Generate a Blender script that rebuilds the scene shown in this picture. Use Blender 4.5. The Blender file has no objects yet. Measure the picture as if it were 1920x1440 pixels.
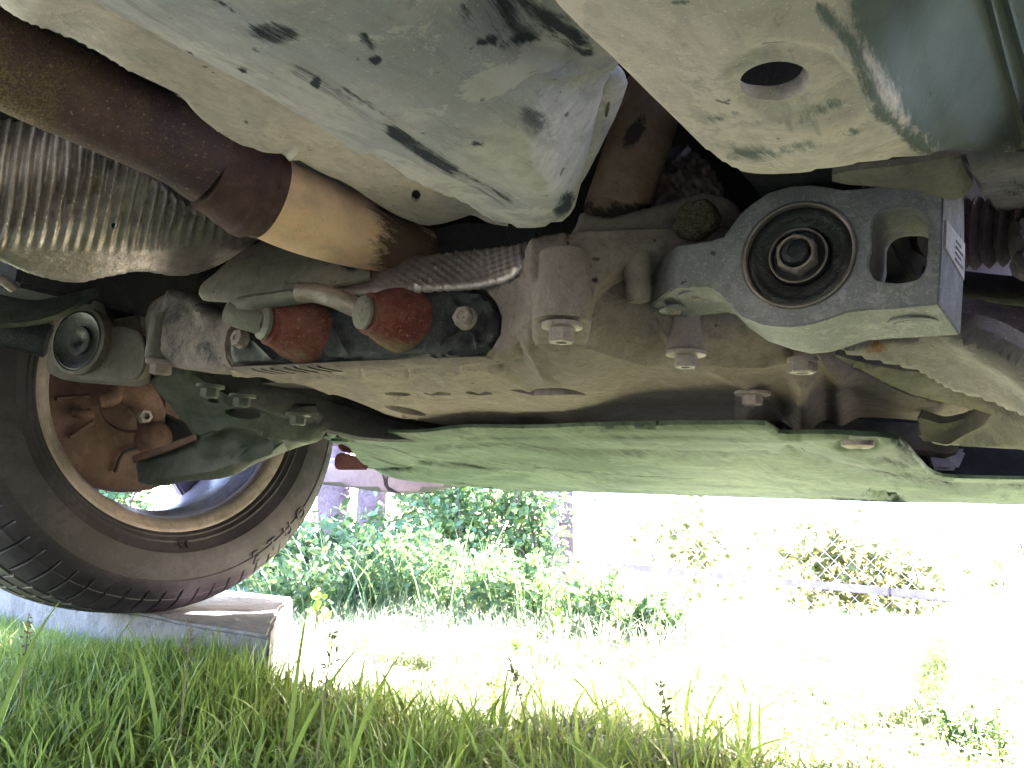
import bpy, bmesh, math, random
import numpy as np
from mathutils import Vector, Matrix
from mathutils.geometry import delaunay_2d_cdt
random.seed(7); RNG = np.random.default_rng(7)
C = bpy.context.scene.collection
SC = bpy.context.scene
# ------------------------------------------------------------------ camera, world, sun, exposure
FPX = 1450.0; PITCH = math.atan(261 / 1450.0); CAMZ = 0.22
cam = bpy.data.cameras.new('camera'); camo = bpy.data.objects.new('camera', cam); C.objects.link(camo)
camo.location = (0, 0, CAMZ); camo.rotation_euler = (math.pi / 2 + PITCH, 0, 0)
cam.sensor_width = 36; cam.lens = FPX / 1920 * 36; cam.clip_start = 0.01; cam.clip_end = 500
SC.camera = camo
SUN_EL = math.radians(22.5); SUN_AZ = math.radians(30)      # azimuth clockwise from +Y
w = bpy.data.worlds.new('World'); SC.world = w; w.use_nodes = True
nt = w.node_tree; bg = nt.nodes['Background']; sky = nt.nodes.new('ShaderNodeTexSky')
sky.sky_type = 'NISHITA'; sky.sun_disc = False; sky.sun_elevation = SUN_EL; sky.sun_rotation = SUN_AZ
sky.air_density = 1.0; sky.dust_density = 2.5; sky.ozone_density = 1.0
nt.links.new(sky.outputs[0], bg.inputs[0]); bg.inputs[1].default_value = 0.15
sl = bpy.data.lights.new('sun', 'SUN'); so = bpy.data.objects.new('sun', sl); C.objects.link(so)
sl.energy = 5.0; sl.angle = math.radians(0.5); sl.color = (1.0, 0.95, 0.86)
sd = Vector((math.sin(SUN_AZ) * math.cos(SUN_EL), math.cos(SUN_AZ) * math.cos(SUN_EL), math.sin(SUN_EL)))
so.rotation_euler = sd.to_track_quat('Z', 'Y').to_euler(); so.location = sd * 20
SC.view_settings.view_transform = 'Standard'; SC.view_settings.look = 'None'
SC.view_settings.exposure = 5.0; SC.view_settings.gamma = 1.0
SC.cycles.use_denoising = True
SC.cycles.max_bounces = 8; SC.cycles.diffuse_bounces = 6; SC.cycles.sample_clamp_indirect = 6.0

# ------------------------------------------------------------------ coordinates
ca, sa = math.cos(PITCH), math.sin(PITCH)
CAM = np.array([0, 0, CAMZ])
def rays(px, py):
    px = np.asarray(px, float); py = np.asarray(py, float)
    x = (px - 960) / FPX; z = (720 - py) / FPX; y = np.ones_like(x)
    d = np.stack([x, y * ca - z * sa, y * sa + z * ca], -1)
    return d
def PY(px, py, Y):
    d = rays(px, py); return CAM + d * (np.asarray(Y) / d[..., 1])[..., None]
O = np.array([0.17, 0.47, 0.375])                       # near bushing centre
L = np.array([-.833, .55, .055]); L /= np.linalg.norm(L)   # across the car, away from the camera side
F = np.array([.5505, .8348, 0.0]); F -= L * F.dot(L); F /= np.linalg.norm(F)   # forwards
U = np.cross(F, L); U /= np.linalg.norm(U)
if U[2] < 0: U = -U
def W(l, f, u): return O + L * l + F * f + U * u
def _plane(px, py, n, c):
    d = rays(px, py); t = (c - (CAM - O).dot(n)) / (d @ n); return (d * t[..., None])[..., 1]
def YU(u): return lambda px, py: _plane(px, py, U, u)
def YF(f): return lambda px, py: _plane(px, py, F, f)
def YL(l): return lambda px, py: _plane(px, py, L, l)
def V(a): return Vector([float(i) for i in a])
def q(px, py, kind, v):
    """control point (px,py,Y) lying on a car plane"""
    fn = {'u': YU, 'f': YF, 'l': YL}[kind](v)
    return (px, py, float(fn(np.array(float(px)), np.array(float(py)))))
def tps(ctrl):
    c = np.array(ctrl, float); P = c[:, :2] / 1000; v = 1 / c[:, 2]; n = len(P)
    if n < 3: raise ValueError
    def K(a, b):
        r2 = ((a[:, None] - b[None]) ** 2).sum(-1); return 0.5 * r2 * np.log(np.maximum(r2, 1e-12))
    A = np.zeros((n + 3, n + 3)); A[:n, :n] = K(P, P); A[:n, n] = 1; A[:n, n + 1:] = P; A[n, :n] = 1; A[n + 1:, :n] = P.T
    A[:n, :n] += np.eye(n) * 1e-6
    s = np.linalg.lstsq(A, np.r_[v, 0, 0, 0], rcond=None)[0]
    def fn(px, py):
        px = np.asarray(px, float); sh = px.shape; X = np.stack([px.ravel(), np.asarray(py, float).ravel()], 1) / 1000
        o = np.concatenate([K(X, P), np.ones((len(X), 1)), X], 1) @ s
        return (1 / np.clip(o, 0.05, 12)).reshape(sh)
    return fn

# ------------------------------------------------------------------ materials
def new_mat(name):
    m = bpy.data.materials.new(name); m.use_nodes = True; t = m.node_tree
    return m, t, t.nodes, t.links, t.nodes['Principled BSDF']
def N(t, typ, **kw):
    n = t.nodes.new(typ)
    for k, v in kw.items():
        if k == 'ins':
            for a, b in v.items(): n.inputs[a].default_value = b
        else: setattr(n, k, v)
    return n
def mixc(t, fac, a, b):
    n = t.nodes.new('ShaderNodeMix'); n.data_type = 'RGBA'
    for s, v in ((0, fac), (6, a), (7, b)):
        if isinstance(v, (tuple, list)): n.inputs[s].default_value = (*v, 1) if len(v) == 3 else v
        elif isinstance(v, (int, float)): n.inputs[s].default_value = v
        else: t.links.new(v, n.inputs[s])
    return n.outputs[2]
def ramp(t, src, p0, p1, v0=0.0, v1=1.0):
    n = t.nodes.new('ShaderNodeMapRange'); n.interpolation_type = 'SMOOTHSTEP'
    n.inputs[1].default_value = p0; n.inputs[2].default_value = p1; n.inputs[3].default_value = v0; n.inputs[4].default_value = v1
    t.links.new(src, n.inputs[0]); return n.outputs[0]
def noise(t, vec, scale, detail=4, rough=.6, dist=0.0):
    n = t.nodes.new('ShaderNodeTexNoise'); n.inputs['Scale'].default_value = scale; n.inputs['Detail'].default_value = detail
    n.inputs['Roughness'].default_value = rough; n.inputs['Distortion'].default_value = dist
    if vec is not None: t.links.new(vec, n.inputs['Vector'])
    return n.outputs['Fac']
def math_(t, op, a, b=0.5):
    n = t.nodes.new('ShaderNodeMath'); n.operation = op
    for i, v in enumerate((a, b)):
        if isinstance(v, (int, float)): n.inputs[i].default_value = v
        else: t.links.new(v, n.inputs[i])
    return n.outputs[0]
def dirty(name, base, dust, stain_shade=(.02, .025, .04), s1=14, cover=(.35, .65), rough=.75, metal=0.0, bump=.35, speck=.25, speck_col=(.05, .045, .04),
          streak=0.0, bdist=.0012, s2=90, third=None, spec=.4, mott=.45, crustk=.4, stn=4.5):
    m, t, nn, ln, bs = new_mat(name); TI = (1.10, .93, 1.16); bump *= 1.5
    base = tuple(min(.9, c * k) for c, k in zip(base, TI)); dust = tuple(min(.9, c * k) for c, k in zip(dust, TI))
    tc = N(t, 'ShaderNodeTexCoord'); vec = tc.outputs['Object']
    mp = N(t, 'ShaderNodeMapping'); ang = math.atan2(F[1], F[0]); mp.vector_type = 'TEXTURE'
    mp.inputs['Rotation'].default_value = (0, 0, ang); mp.inputs['Scale'].default_value = (6, 1, 1); ln.new(vec, mp.inputs[0])
    n1 = noise(t, vec, s1, 7, .62, .4); n2 = noise(t, vec, s2, 5, .7); n3 = noise(t, vec, 420, 2, .5); ns = noise(t, mp.outputs[0], 60, 5, .65)
    f = ramp(t, n1, *cover); col = mixc(t, f, base, dust)
    f2 = ramp(t, n2, .38, .68, 0, .6); col = mixc(t, f2, col, tuple(c * .62 for c in dust))
    col = mixc(t, ramp(t, noise(t, vec, s1 * 3.1, 8, .72, .8), .52, .70, 0, mott), col, tuple(c * .45 for c in base))
    col = mixc(t, ramp(t, noise(t, mp.outputs[0], 170, 3, .6), .60, .74, 0, mott * .8), col, tuple(c * .5 for c in base))
    if third: col = mixc(t, math_(t, 'MULTIPLY', ramp(t, noise(t, vec, s1 * 1.7, 6, .6), .42, .62), ramp(t, noise(t, vec, 650, 3, .7), .40, .62)), col, third)
    if streak: col = mixc(t, math_(t, 'MULTIPLY', ramp(t, ns, .5, .72), streak), col, tuple(c * .55 for c in base))
    f3 = ramp(t, n3, .62, .75, 0, speck); col = mixc(t, f3, col, speck_col)
    f4 = ramp(t, noise(t, vec, 900, 1), .66, .72, 0, speck * 1.2); col = mixc(t, f4, col, tuple(min(1, c * 1.8) for c in dust))
    crust = ramp(t, noise(t, vec, s1 * 2.3, 12, .75, .5), .535, .565); col = mixc(t, math_(t, 'MULTIPLY', crust, crustk), col, tuple(min(.9, c * 1.22) for c in dust))
    chip = ramp(t, noise(t, vec, 130, 3, .5), .70, .72); chip = math_(t, 'MULTIPLY', chip, ramp(t, noise(t, vec, 17, 3), .48, .56)); col = mixc(t, math_(t, 'MULTIPLY', chip, min(1, mott * 1.7)), col, tuple(c * .22 for c in base))
    at = N(t, 'ShaderNodeAttribute'); at.attribute_name = 'stain_shade'  # mask for real dirt marks and for painted shade
    broken = math_(t, 'ADD', at.outputs['Fac'], math_(t, 'MULTIPLY', math_(t, 'SUBTRACT', noise(t, mp.outputs[0], 30, 10, .82, .3), .5), stn))
    sf = math_(t, 'MULTIPLY', ramp(t, broken, .30, .85), ramp(t, at.outputs['Fac'], .0, .55))
    col = mixc(t, math_(t, 'MULTIPLY', sf, .9), col, stain_shade)
    ln.new(col, bs.inputs['Base Color'])
    bs.inputs['Metallic'].default_value = metal; ln.new(math_(t, 'MULTIPLY', math_(t, 'SUBTRACT', 1.0, sf), spec), bs.inputs['Specular IOR Level'])
    r = math_(t, 'ADD', math_(t, 'MULTIPLY', n2, .25), rough - .12); r = math_(t, 'SUBTRACT', r, math_(t, 'MULTIPLY', sf, .12)); ln.new(r, bs.inputs['Roughness'])
    h = math_(t, 'ADD', math_(t, 'MULTIPLY', n2, .8), math_(t, 'MULTIPLY', n3, .35)); h = math_(t, 'ADD', h, math_(t, 'MULTIPLY', n1, 2.0)); h = math_(t, 'ADD', h, math_(t, 'MULTIPLY', crust, .5 * crustk)); h = math_(t, 'SUBTRACT', h, math_(t, 'MULTIPLY', chip, .6))
    b = N(t, 'ShaderNodeBump', ins={'Strength': bump, 'Distance': bdist}); ln.new(h, b.inputs['Height']); ln.new(b.outputs[0], bs.inputs['Normal'])
    return m
M = {}
M['rail'] = dirty('dusty_undercoat', (.25, .28, .30), (.43, .43, .40), s1=9, streak=.5, speck=.2)
M['rail2'] = dirty('dusty_painted_steel', (.25, .27, .27), (.52, .49, .41), stain_shade=(.105, .125, .135), s1=6, cover=(.3, .55), streak=.35)
M['flank'] = dirty('grey_scuffed_undercoat', (.11, .125, .15), (.26, .26, .25), s1=10, streak=.5)
M['strip'] = dirty('dusty_aluminium_foil', (.42, .41, .36), (.50, .47, .39), s1=20, rough=.5, metal=.25, speck=.1)
M['foil'] = dirty('corrugated_aluminium_foil', (.46, .44, .41), (.36, .33, .27), s1=25, rough=.40, metal=.65, mott=.25, speck=.5, cover=(.45, .7))
M['rust'] = dirty('burnt_rusty_steel', (.042, .027, .042), (.11, .066, .055), s1=7, cover=(.38, .7), speck=.75, speck_col=(.30, .21, .13), rough=.8, s2=200, mott=.2, third=(.26, .17, .085), crustk=.2)
M['clamp'] = dirty('rusty_clamp_steel', (.045, .026, .034), (.10, .052, .045), s1=30, speck=.5, rough=.8)
M['cat'] = dirty('heat_tanned_pipe', (.82, .60, .36), (.78, .56, .34), mott=.04, s2=30, crustk=.1, stain_shade=(.05, .035, .04), s1=10, speck=.25, speck_col=(.18, .1, .05), rough=.6, bump=.1)
M['alu'] = dirty('dirty_cast_aluminium', (.21, .19, .165), (.26, .235, .195), s1=12, cover=(.3, .7), rough=.8, metal=.0, spec=.15, stn=2.2, speck=.35, bump=.5)
M['aluclean'] = dirty('grey_cast_aluminium', (.19, .205, .205), (.33, .345, .34), s1=40, cover=(.4, .75), rough=.62, metal=.15, spec=.3, speck=.4, speck_col=(.55, .55, .55), bump=.35, third=(.2, .2, .19))
M['far'] = dirty('shaded_dirty_casting', (.085, .085, .07), (.15, .14, .11), s1=20, rough=.7, metal=.1)  # darker copy of the casting with far-side shade in its colour
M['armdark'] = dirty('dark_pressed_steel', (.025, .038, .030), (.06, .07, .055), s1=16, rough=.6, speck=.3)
M['black'] = dirty('black_rubber', (.007, .007, .008), (.016, .015, .017), s1=60, rough=.38, spec=.6, speck=.3, speck_col=(.2, .19, .17))
M['blackplate'] = dirty('black_coated_steel', (.012, .014, .022), (.05, .05, .055), s1=35, cover=(.5, .8), rough=.5, speck=.4, speck_col=(.2, .19, .17))
M['red'] = dirty('dusty_red_rubber', (.125, .026, .024), (.19, .085, .07), stain_shade=(.20, .155, .11), s1=30, rough=.8, spec=.2, speck=.5, speck_col=(.45, .35, .25))
M['bolt'] = dirty('zinc_bolt', (.27, .25, .22), (.34, .31, .26), s1=80, rough=.55, metal=.3, speck=.3)
M['steel'] = dirty('bare_steel_rod', (.36, .35, .31), (.28, .26, .2), s1=40, rough=.45, metal=.5, stain_shade=(.03, .02, .015))
M['plastic'] = dirty('weathered_splash_shield', (.040, .072, .044), (.105, .155, .10), stain_shade=(.006, .011, .008), s1=7, cover=(.38, .62), rough=.55, speck=.12, bump=.3, streak=.9, spec=.12, stn=1.6)
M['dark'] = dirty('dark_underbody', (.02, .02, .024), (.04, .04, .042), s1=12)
M['arm'] = dirty('grey_control_arm', (.14, .135, .14), (.20, .185, .175), s1=18, rough=.6, metal=.15, speck=.4, speck_col=(.4, .38, .36), stain_shade=(.20, .09, .05))
M['rubber'] = dirty('dusty_bellows_rubber', (.10, .085, .09), (.20, .17, .17), s1=20, rough=.7)
M['tyre'] = dirty('tyre_rubber', (.019, .016, .021), (.046, .038, .046), s1=8, rough=.62, speck=.15, speck_col=(.1, .1, .1), bump=.25)
M['rim'] = dirty('dusty_alloy_rim', (.28, .255, .20), (.35, .31, .25), s1=14, rough=.5, metal=.3, speck=.2)
M['barrel'] = dirty('rim_barrel', (.32, .32, .36), (.24, .24, .27), s1=14, rough=.4, metal=.4)
M['brake'] = dirty('brake_backplate', (.10, .06, .048), (.15, .095, .07), s1=12, rough=.8)
M['knuckle'] = dirty('rusty_knuckle', (.22, .13, .09), (.11, .065, .05), s1=18, rough=.8)
M['dust'] = dirty('dull_foil', (.16, .17, .125), (.22, .215, .165), s1=12, rough=.6, metal=.2)
M['body'] = dirty('silver_car_paint', (.15, .13, .15), (.20, .17, .18), s1=5, rough=.35, metal=.4, speck=.05, bump=.05, crustk=.1, mott=.1)
M['redp'] = dirty('dark_red_plastic', (.10, .035, .035), (.13, .06, .06), s1=12, rough=.5)
M['fracture'] = dirty('sawn_casting_stub', (.20, .17, .10), (.27, .24, .16), s1=120, rough=.95, bump=1.0, bdist=.004)
M['sooty'] = dirty('burnt_catalyst_pipe', (.36, .29, .20), (.30, .235, .165), stain_shade=(.05, .04, .045), s1=10, rough=.6, speck=.2, third=(.22, .12, .08))
M['concrete'] = dirty('concrete', (.105, .115, .105), (.17, .18, .165), s1=12, rough=.9, bump=.8, bdist=.003, speck=.6, speck_col=(.12, .12, .12))
M['sticker'] = dirty('paper_sticker', (.55, .54, .5), (.5, .5, .46), s1=30, rough=.6)

def tinted(name, c0, c1, trans=.35, rough=.5, yellow=(.30, .32, .05)):
    m, t, nn, ln, bs = new_mat(name)
    at = N(t, 'ShaderNodeAttribute'); at.attribute_name = 'tint'; sep = N(t, 'ShaderNodeSeparateColor'); ln.new(at.outputs['Color'], sep.inputs[0])
    col = mixc(t, sep.outputs[0], c0, c1); col = mixc(t, ramp(t, sep.outputs[1], .8, 1.0), col, yellow)
    ln.new(col, bs.inputs['Base Color']); bs.inputs['Roughness'].default_value = rough; bs.inputs['Specular IOR Level'].default_value = .35
    tr = N(t, 'ShaderNodeBsdfTranslucent'); ln.new(mixc(t, .5, col, yellow), tr.inputs[0]); mx = N(t, 'ShaderNodeMixShader', ins={0: trans})
    ln.new(bs.outputs[0], mx.inputs[1]); ln.new(tr.outputs[0], mx.inputs[2]); ln.new(mx.outputs[0], nn['Material Output'].inputs[0])
    return m
M['grass'] = tinted('grass_blades', (.095, .18, .024), (.27, .34, .07), .4, .42, (.26, .30, .11))
M['straw'] = tinted('dry_straw', (.30, .24, .12), (.42, .36, .22), .2, .6, (.3, .25, .12))
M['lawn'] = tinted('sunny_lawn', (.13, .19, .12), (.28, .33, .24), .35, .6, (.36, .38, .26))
M['leaf'] = tinted('leaves', (.04, .095, .055), (.13, .22, .13), .28, .35, (.20, .28, .08))
M['leafb'] = tinted('broad_leaves', (.10, .22, .04), (.16, .30, .05), .4, .4, (.25, .34, .05))
M['ivy'] = tinted('ivy', (.04, .065, .022), (.11, .14, .05), .3, .5, (.35, .3, .15))

# ------------------------------------------------------------------ object helpers
def link(name, me, mat, parent=None, sharp=35):
    o = bpy.data.objects.new(name, me); C.objects.link(o)
    if mat is not None and not me.materials: me.materials.append(M[mat] if isinstance(mat, str) else mat)
    if parent is not None:
        o.parent = parent
        if parent.type == 'EMPTY': o.location = -parent.location
    if sharp is not None and len(me.polygons):
        me.polygons.foreach_set('use_smooth', [True] * len(me.polygons)); me.set_sharp_from_angle(angle=math.radians(sharp))
    return o
def mesh(name, verts, faces):
    me = bpy.data.meshes.new(name); me.from_pydata([tuple(map(float, v)) for v in verts], [], [tuple(map(int, f)) for f in faces]); me.update(); return me
def fix(me):
    bm = bmesh.new(); bm.from_mesh(me); bmesh.ops.recalc_face_normals(bm, faces=bm.faces); bm.to_mesh(me); bm.free(); return me
def tag(o, label, cat, group=None, kind=None):
    if label: o['label'] = label
    if cat: o['category'] = cat
    if group: o['group'] = group
    if kind: o['kind'] = kind
    return o
def chaikin(p, it):
    p = np.array(p, float)
    for _ in range(it):
        n = np.roll(p, -1, 0); p = np.stack([p * .8 + n * .2, p * .2 + n * .8], 1).reshape(-1, 2)
    return p
def densify(p, step):
    out = []
    for a, b in zip(p, np.roll(p, -1, 0)):
        k = max(1, int(round(np.linalg.norm(b - a) / step))); out += [a + (b - a) * i / k for i in range(k)]
    return np.array(out)
def inside(p, poly):
    x, y = p[:, 0], p[:, 1]; c = np.zeros(len(p), bool); a = poly; b = np.roll(poly, -1, 0)
    for (x1, y1), (x2, y2) in zip(a, b):
        m = ((y1 > y) != (y2 > y)) & (x < (x2 - x1) * (y - y1) / ((y2 - y1) or 1e-9) + x1); c ^= m
    return c
def segdist(p, pts, closed=False):
    pts = np.array(pts, float); a = pts if closed else pts[:-1]; b = np.roll(pts, -1, 0) if closed else pts[1:]
    d = np.full(len(p), 1e9)
    for s, e in zip(a, b):
        v = e - s; t = np.clip(((p - s) @ v) / max(v @ v, 1e-9), 0, 1); d = np.minimum(d, np.linalg.norm(p - (s + t[:, None] * v), axis=1))
    return d
def ell(cx, cy, rx, ry, ang=0, n=28):
    t = np.linspace(0, 2 * np.pi, n, endpoint=False); a = math.radians(ang); c, s = math.cos(a), math.sin(a)
    return np.stack([cx + rx * np.cos(t) * c - ry * np.sin(t) * s, cy + rx * np.cos(t) * s + ry * np.sin(t) * c], 1)
def sheet(name, outline, ctrl, mat, parent, step=14, thick=.003, rnd=2, edge=(12, .004), feats=(), holes=(), stain_shades=(), sharp=40, away=None, label=None, wav=0.0):
    """pressed sheet or casting skin: outline and relief laid over the surface ctrl, with thickness behind it"""
    out = densify(chaikin(outline, rnd) if rnd else np.array(outline, float), step)
    hs = [densify(np.array(h, float), step * .6) for h in holes]
    x0, y0 = out.min(0); x1, y1 = out.max(0)
    gx, gy = np.meshgrid(np.arange(x0, x1, step), np.arange(y0, y1, step * .87)); gx = gx + (np.arange(gx.shape[0]) % 2)[:, None] * step * .5
    g = np.stack([gx.ravel(), gy.ravel()], 1); g = g[inside(g, out)]
    if len(g): g = g[segdist(g, out, True) > step * .5]
    for h in hs:
        g = g[~inside(g, h)]; g = g[segdist(g, h, True) > step * .4]
    for ft in feats:
        if ft[0] == 'r' and ft[2] < step * 1.3:
            pl = np.array(ft[1], float); wd = ft[2]; g = g[segdist(g, pl) > wd * 2.1 + 1]; ex = []
            for a, b in zip(pl[:-1], pl[1:]):
                ln0 = np.linalg.norm(b - a); k0 = max(2, int(ln0 / max(step * .7, wd))); nv0 = np.array([-(b - a)[1], (b - a)[0]]) / max(ln0, 1e-6)
                for i in range(k0):
                    for o0 in (-1.8, -.9, 0, .9, 1.8): ex.append(a + (b - a) * (i + .5) / k0 + nv0 * o0 * wd)
            ex = np.array(ex); ex = ex[inside(ex, out)]
            if len(ex): ex = ex[segdist(ex, out, True) > 1.5]
            for h in hs:
                if len(ex): ex = ex[~inside(ex, h)]
                if len(ex): ex = ex[segdist(ex, h, True) > 1.5]
            if len(ex): g = np.concatenate([g, ex])
    P = [out]; E = []; k = 0
    for lp in [out] + hs:
        E += [(k + i, k + (i + 1) % len(lp)) for i in range(len(lp))]; k += len(lp)
    P = np.concatenate([out] + hs + ([g] if len(g) else []))
    r = delaunay_2d_cdt([Vector((float(a), float(b))) for a, b in P], E, [], 0, 1e-4)
    vv = np.array([(v.x, v.y) for v in r[0]]); fc = np.array([f for f in r[2] if len(f) == 3])
    cen = vv[fc].mean(1); keep = inside(cen, out)
    for h in hs: keep &= ~inside(cen, h)
    fc = fc[keep]
    fn = ctrl if callable(ctrl) else tps(ctrl)
    Y = fn(vv[:, 0], vv[:, 1])
    disp = np.zeros(len(vv))
    if edge:
        d = segdist(vv, out, True); t = np.clip(1 - d / edge[0], 0, 1); disp -= edge[1] * (1 - np.sqrt(np.maximum(0, 1 - t * t)))
    for ft in feats:
        if ft[0] == 'r': disp += ft[3] * np.exp(-(segdist(vv, ft[1]) / ft[2]) ** 2)
        elif ft[0] == 'e':
            _, cx, cy, rx, ry, an, h = ft; a = math.radians(an); dx = vv[:, 0] - cx; dy = vv[:, 1] - cy
            rr = np.sqrt(((dx * math.cos(a) + dy * math.sin(a)) / rx) ** 2 + ((-dx * math.sin(a) + dy * math.cos(a)) / ry) ** 2)
            t = np.clip((1.15 - rr) / .35, 0, 1); disp += h * t * t * (3 - 2 * t)
        elif ft[0] == 'p':      # raised polygon, soft edge
            pl = np.array(ft[1], float); dd = segdist(vv, pl, True) * np.where(inside(vv, pl), 1, -1); t = np.clip(dd / ft[2] + .5, 0, 1); disp += ft[3] * t * t * (3 - 2 * t)
        elif ft[0] == 'f': disp += ft[1](vv[:, 0], vv[:, 1])
    if wav: disp += wav * (np.sin(vv[:, 0] / 37 + 2 * np.sin(vv[:, 1] / 61)) + np.sin(vv[:, 1] / 29 + vv[:, 0] / 83)) * .5
    X = PY(vv[:, 0], vv[:, 1], Y)
    tri = X[fc]; nr = np.cross(tri[:, 1] - tri[:, 0], tri[:, 2] - tri[:, 0]); vd = tri.mean(1) - CAM
    nr *= np.sign((nr * vd).sum(1))[:, None]; aw = nr.sum(0); aw /= np.linalg.norm(aw)     # mean normal, away from the viewer
    if away is not None: aw = np.array(away, float) / np.linalg.norm(away)
    X = X - aw * disp[:, None]
    # face orientation: front faces look back
    tri = X[fc]; nr = np.cross(tri[:, 1] - tri[:, 0], tri[:, 2] - tri[:, 0]); flip = (nr @ aw) > 0; fc[flip] = fc[flip][:, ::-1]
    n = len(X); from collections import Counter
    ed = Counter(); 
    for f in fc:
        for a, b in ((f[0], f[1]), (f[1], f[2]), (f[2], f[0])): ed[(int(a), int(b))] += 1
    side = [(b, a, a + n, b + n) for (a, b) in ed if (b, a) not in ed]
    faces = [tuple(f) for f in fc] + [tuple(f[::-1] + n) for f in fc] + side
    me = mesh(name, np.concatenate([X, X + aw * thick]), faces)
    st = np.zeros(n)
    for s in stain_shades:
        if s[0] == 'e':
            _, cx, cy, rx, ry, an, v = s; a = math.radians(an); dx = vv[:, 0] - cx; dy = vv[:, 1] - cy
            rr = ((dx * math.cos(a) + dy * math.sin(a)) / rx) ** 2 + ((-dx * math.sin(a) + dy * math.cos(a)) / ry) ** 2
            st = np.maximum(st, v * np.clip(1.3 - rr, 0, 1))
        elif s[0] == 'p':
            pl = np.array(s[1], float); dd = segdist(vv, pl, True) * np.where(inside(vv, pl), 1, -1); st = np.maximum(st, s[3] * np.clip(dd / s[2] + .5, 0, 1))
        else:
            st = np.maximum(st, s[3] * np.clip(1.25 - segdist(vv, s[1]) / s[2], 0, 1))
    at = me.attributes.new('stain_shade', 'FLOAT', 'POINT'); at.data.foreach_set('value', np.concatenate([st, st]).astype(np.float32))
    o = link(name, me, mat, parent, sharp)
    if label: o['label'] = label
    return o
def frame(ax):
    ax = np.array(ax, float); ax /= np.linalg.norm(ax); t = np.array([0, 0, 1.]) if abs(ax[2]) < .9 else np.array([1., 0, 0])
    a = np.cross(ax, t); a /= np.linalg.norm(a); return ax, a, np.cross(ax, a)
def lathe(name, prof, org, axis, mat, parent, n=40, sharp=35, rfn=None, closed=False, label=None, a0=0, cap=True):
    """prof: list of (radius, height along axis)"""
    ax, a, b = frame(axis); vs = []; fs = []; m = len(prof)
    for i in range(n):
        t = 2 * math.pi * i / n + a0
        for j, (r, h) in enumerate(prof):
            if rfn: r, h = rfn(t, j, r, h)
            vs.append(np.array(org) + ax * h + (a * math.cos(t) + b * math.sin(t)) * r)
    for i in range(n):
        for j in range(m if closed else m - 1):
            k = (j + 1) % m; fs.append((i * m + j, i * m + k, ((i + 1) % n) * m + k, ((i + 1) % n) * m + j))
    if not closed and cap:
        if prof[0][0] > 1e-6: fs.append([i * m for i in range(n)])
        if prof[-1][0] > 1e-6: fs.append([i * m + m - 1 for i in range(n)][::-1])
    me = fix(mesh(name, vs, fs)); o = link(name, me, mat, parent, sharp)
    if label: o['label'] = label
    return o
def catmull(p, k=6):
    p = np.array(p, float)
    if len(p) < 3: return np.array([p[0] + (p[-1] - p[0]) * t for t in np.linspace(0, 1, k)])
    q_ = np.concatenate([[2 * p[0] - p[1]], p, [2 * p[-1] - p[-2]]]); out = []
    for i in range(1, len(q_) - 2):
        for t in np.linspace(0, 1, k, endpoint=False):
            a, b, c, d = q_[i - 1:i + 3]; out.append(.5 * ((2 * b) + (c - a) * t + (2 * a - 5 * b + 4 * c - d) * t * t + (3 * b - a - 3 * c + d) * t ** 3))
    out.append(p[-1]); return np.array(out)
def tube(name, pts, radii, mat, parent, n=20, k=8, squash=1.0, sharp=50, stainfn=None, label=None, rmod=None, raw=False):
    if np.isscalar(radii): radii = [radii] * len(pts)
    P4 = catmull(np.c_[np.array(pts, float), radii], k) if not raw else np.c_[np.array(pts, float), radii]; P = P4[:, :3]; R = P4[:, 3]
    T = np.gradient(P, axis=0); T /= np.linalg.norm(T, axis=1)[:, None]; ax, a, b = frame(T[0]); vs = []; m = len(P)
    for i in range(m):
        a = a - T[i] * a.dot(T[i]); a /= np.linalg.norm(a); b = np.cross(T[i], a)
        for j in range(n):
            t = 2 * math.pi * j / n; r = R[i] * (rmod(i / (m - 1), t) if rmod else 1); vs.append(P[i] + a * math.cos(t) * r + b * math.sin(t) * r * squash)
    fs = [(i * n + j, i * n + (j + 1) % n, (i + 1) * n + (j + 1) % n, (i + 1) * n + j) for i in range(m - 1) for j in range(n)] + [list(range(n)), list(range((m - 1) * n, m * n))[::-1]]
    me = fix(mesh(name, vs, fs))
    if stainfn:
        st = np.array([stainfn(*v) for v in vs]); at = me.attributes.new('stain_shade', 'FLOAT', 'POINT'); at.data.foreach_set('value', st.astype(np.float32))
    o = link(name, me, mat, parent, sharp)
    if label: o['label'] = label
    return o
def block(name, A, B, mat, parent, bev=.002, sharp=40, label=None, seg=2):
    """solid between two matching outlines A (front) and B (back), lists of 3-D points"""
    n = len(A); me = mesh(name, list(A) + list(B), [list(range(n)), list(range(2 * n - 1, n - 1, -1))] + [(i, i + n, (i + 1) % n + n, (i + 1) % n) for i in range(n)])
    bm = bmesh.new(); bm.from_mesh(me); bmesh.ops.recalc_face_normals(bm, faces=bm.faces)
    if bev:
        es = [e for e in bm.edges if len(e.link_faces) == 2 and e.calc_face_angle(0) > .5]
        bmesh.ops.bevel(bm, geom=es, offset=bev, segments=seg, affect='EDGES', clamp_overlap=True)
    bm.to_mesh(me); bm.free(); o = link(name, me, mat, parent, sharp)
    if label: o['label'] = label
    return o
def box(name, c, ex, ey, ez, mat, parent, bev=.003, label=None):
    c, ex, ey, ez = [np.array(v, float) for v in (c, ex, ey, ez)]
    A = [c - ex - ey - ez, c + ex - ey - ez, c + ex - ey + ez, c - ex - ey + ez]; B = [a + 2 * ey for a in A]
    return block(name, A, B, mat, parent, bev, label=label)
def P3(px, py, Y): return PY(np.array(float(px)), np.array(float(py)), float(Y))
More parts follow.
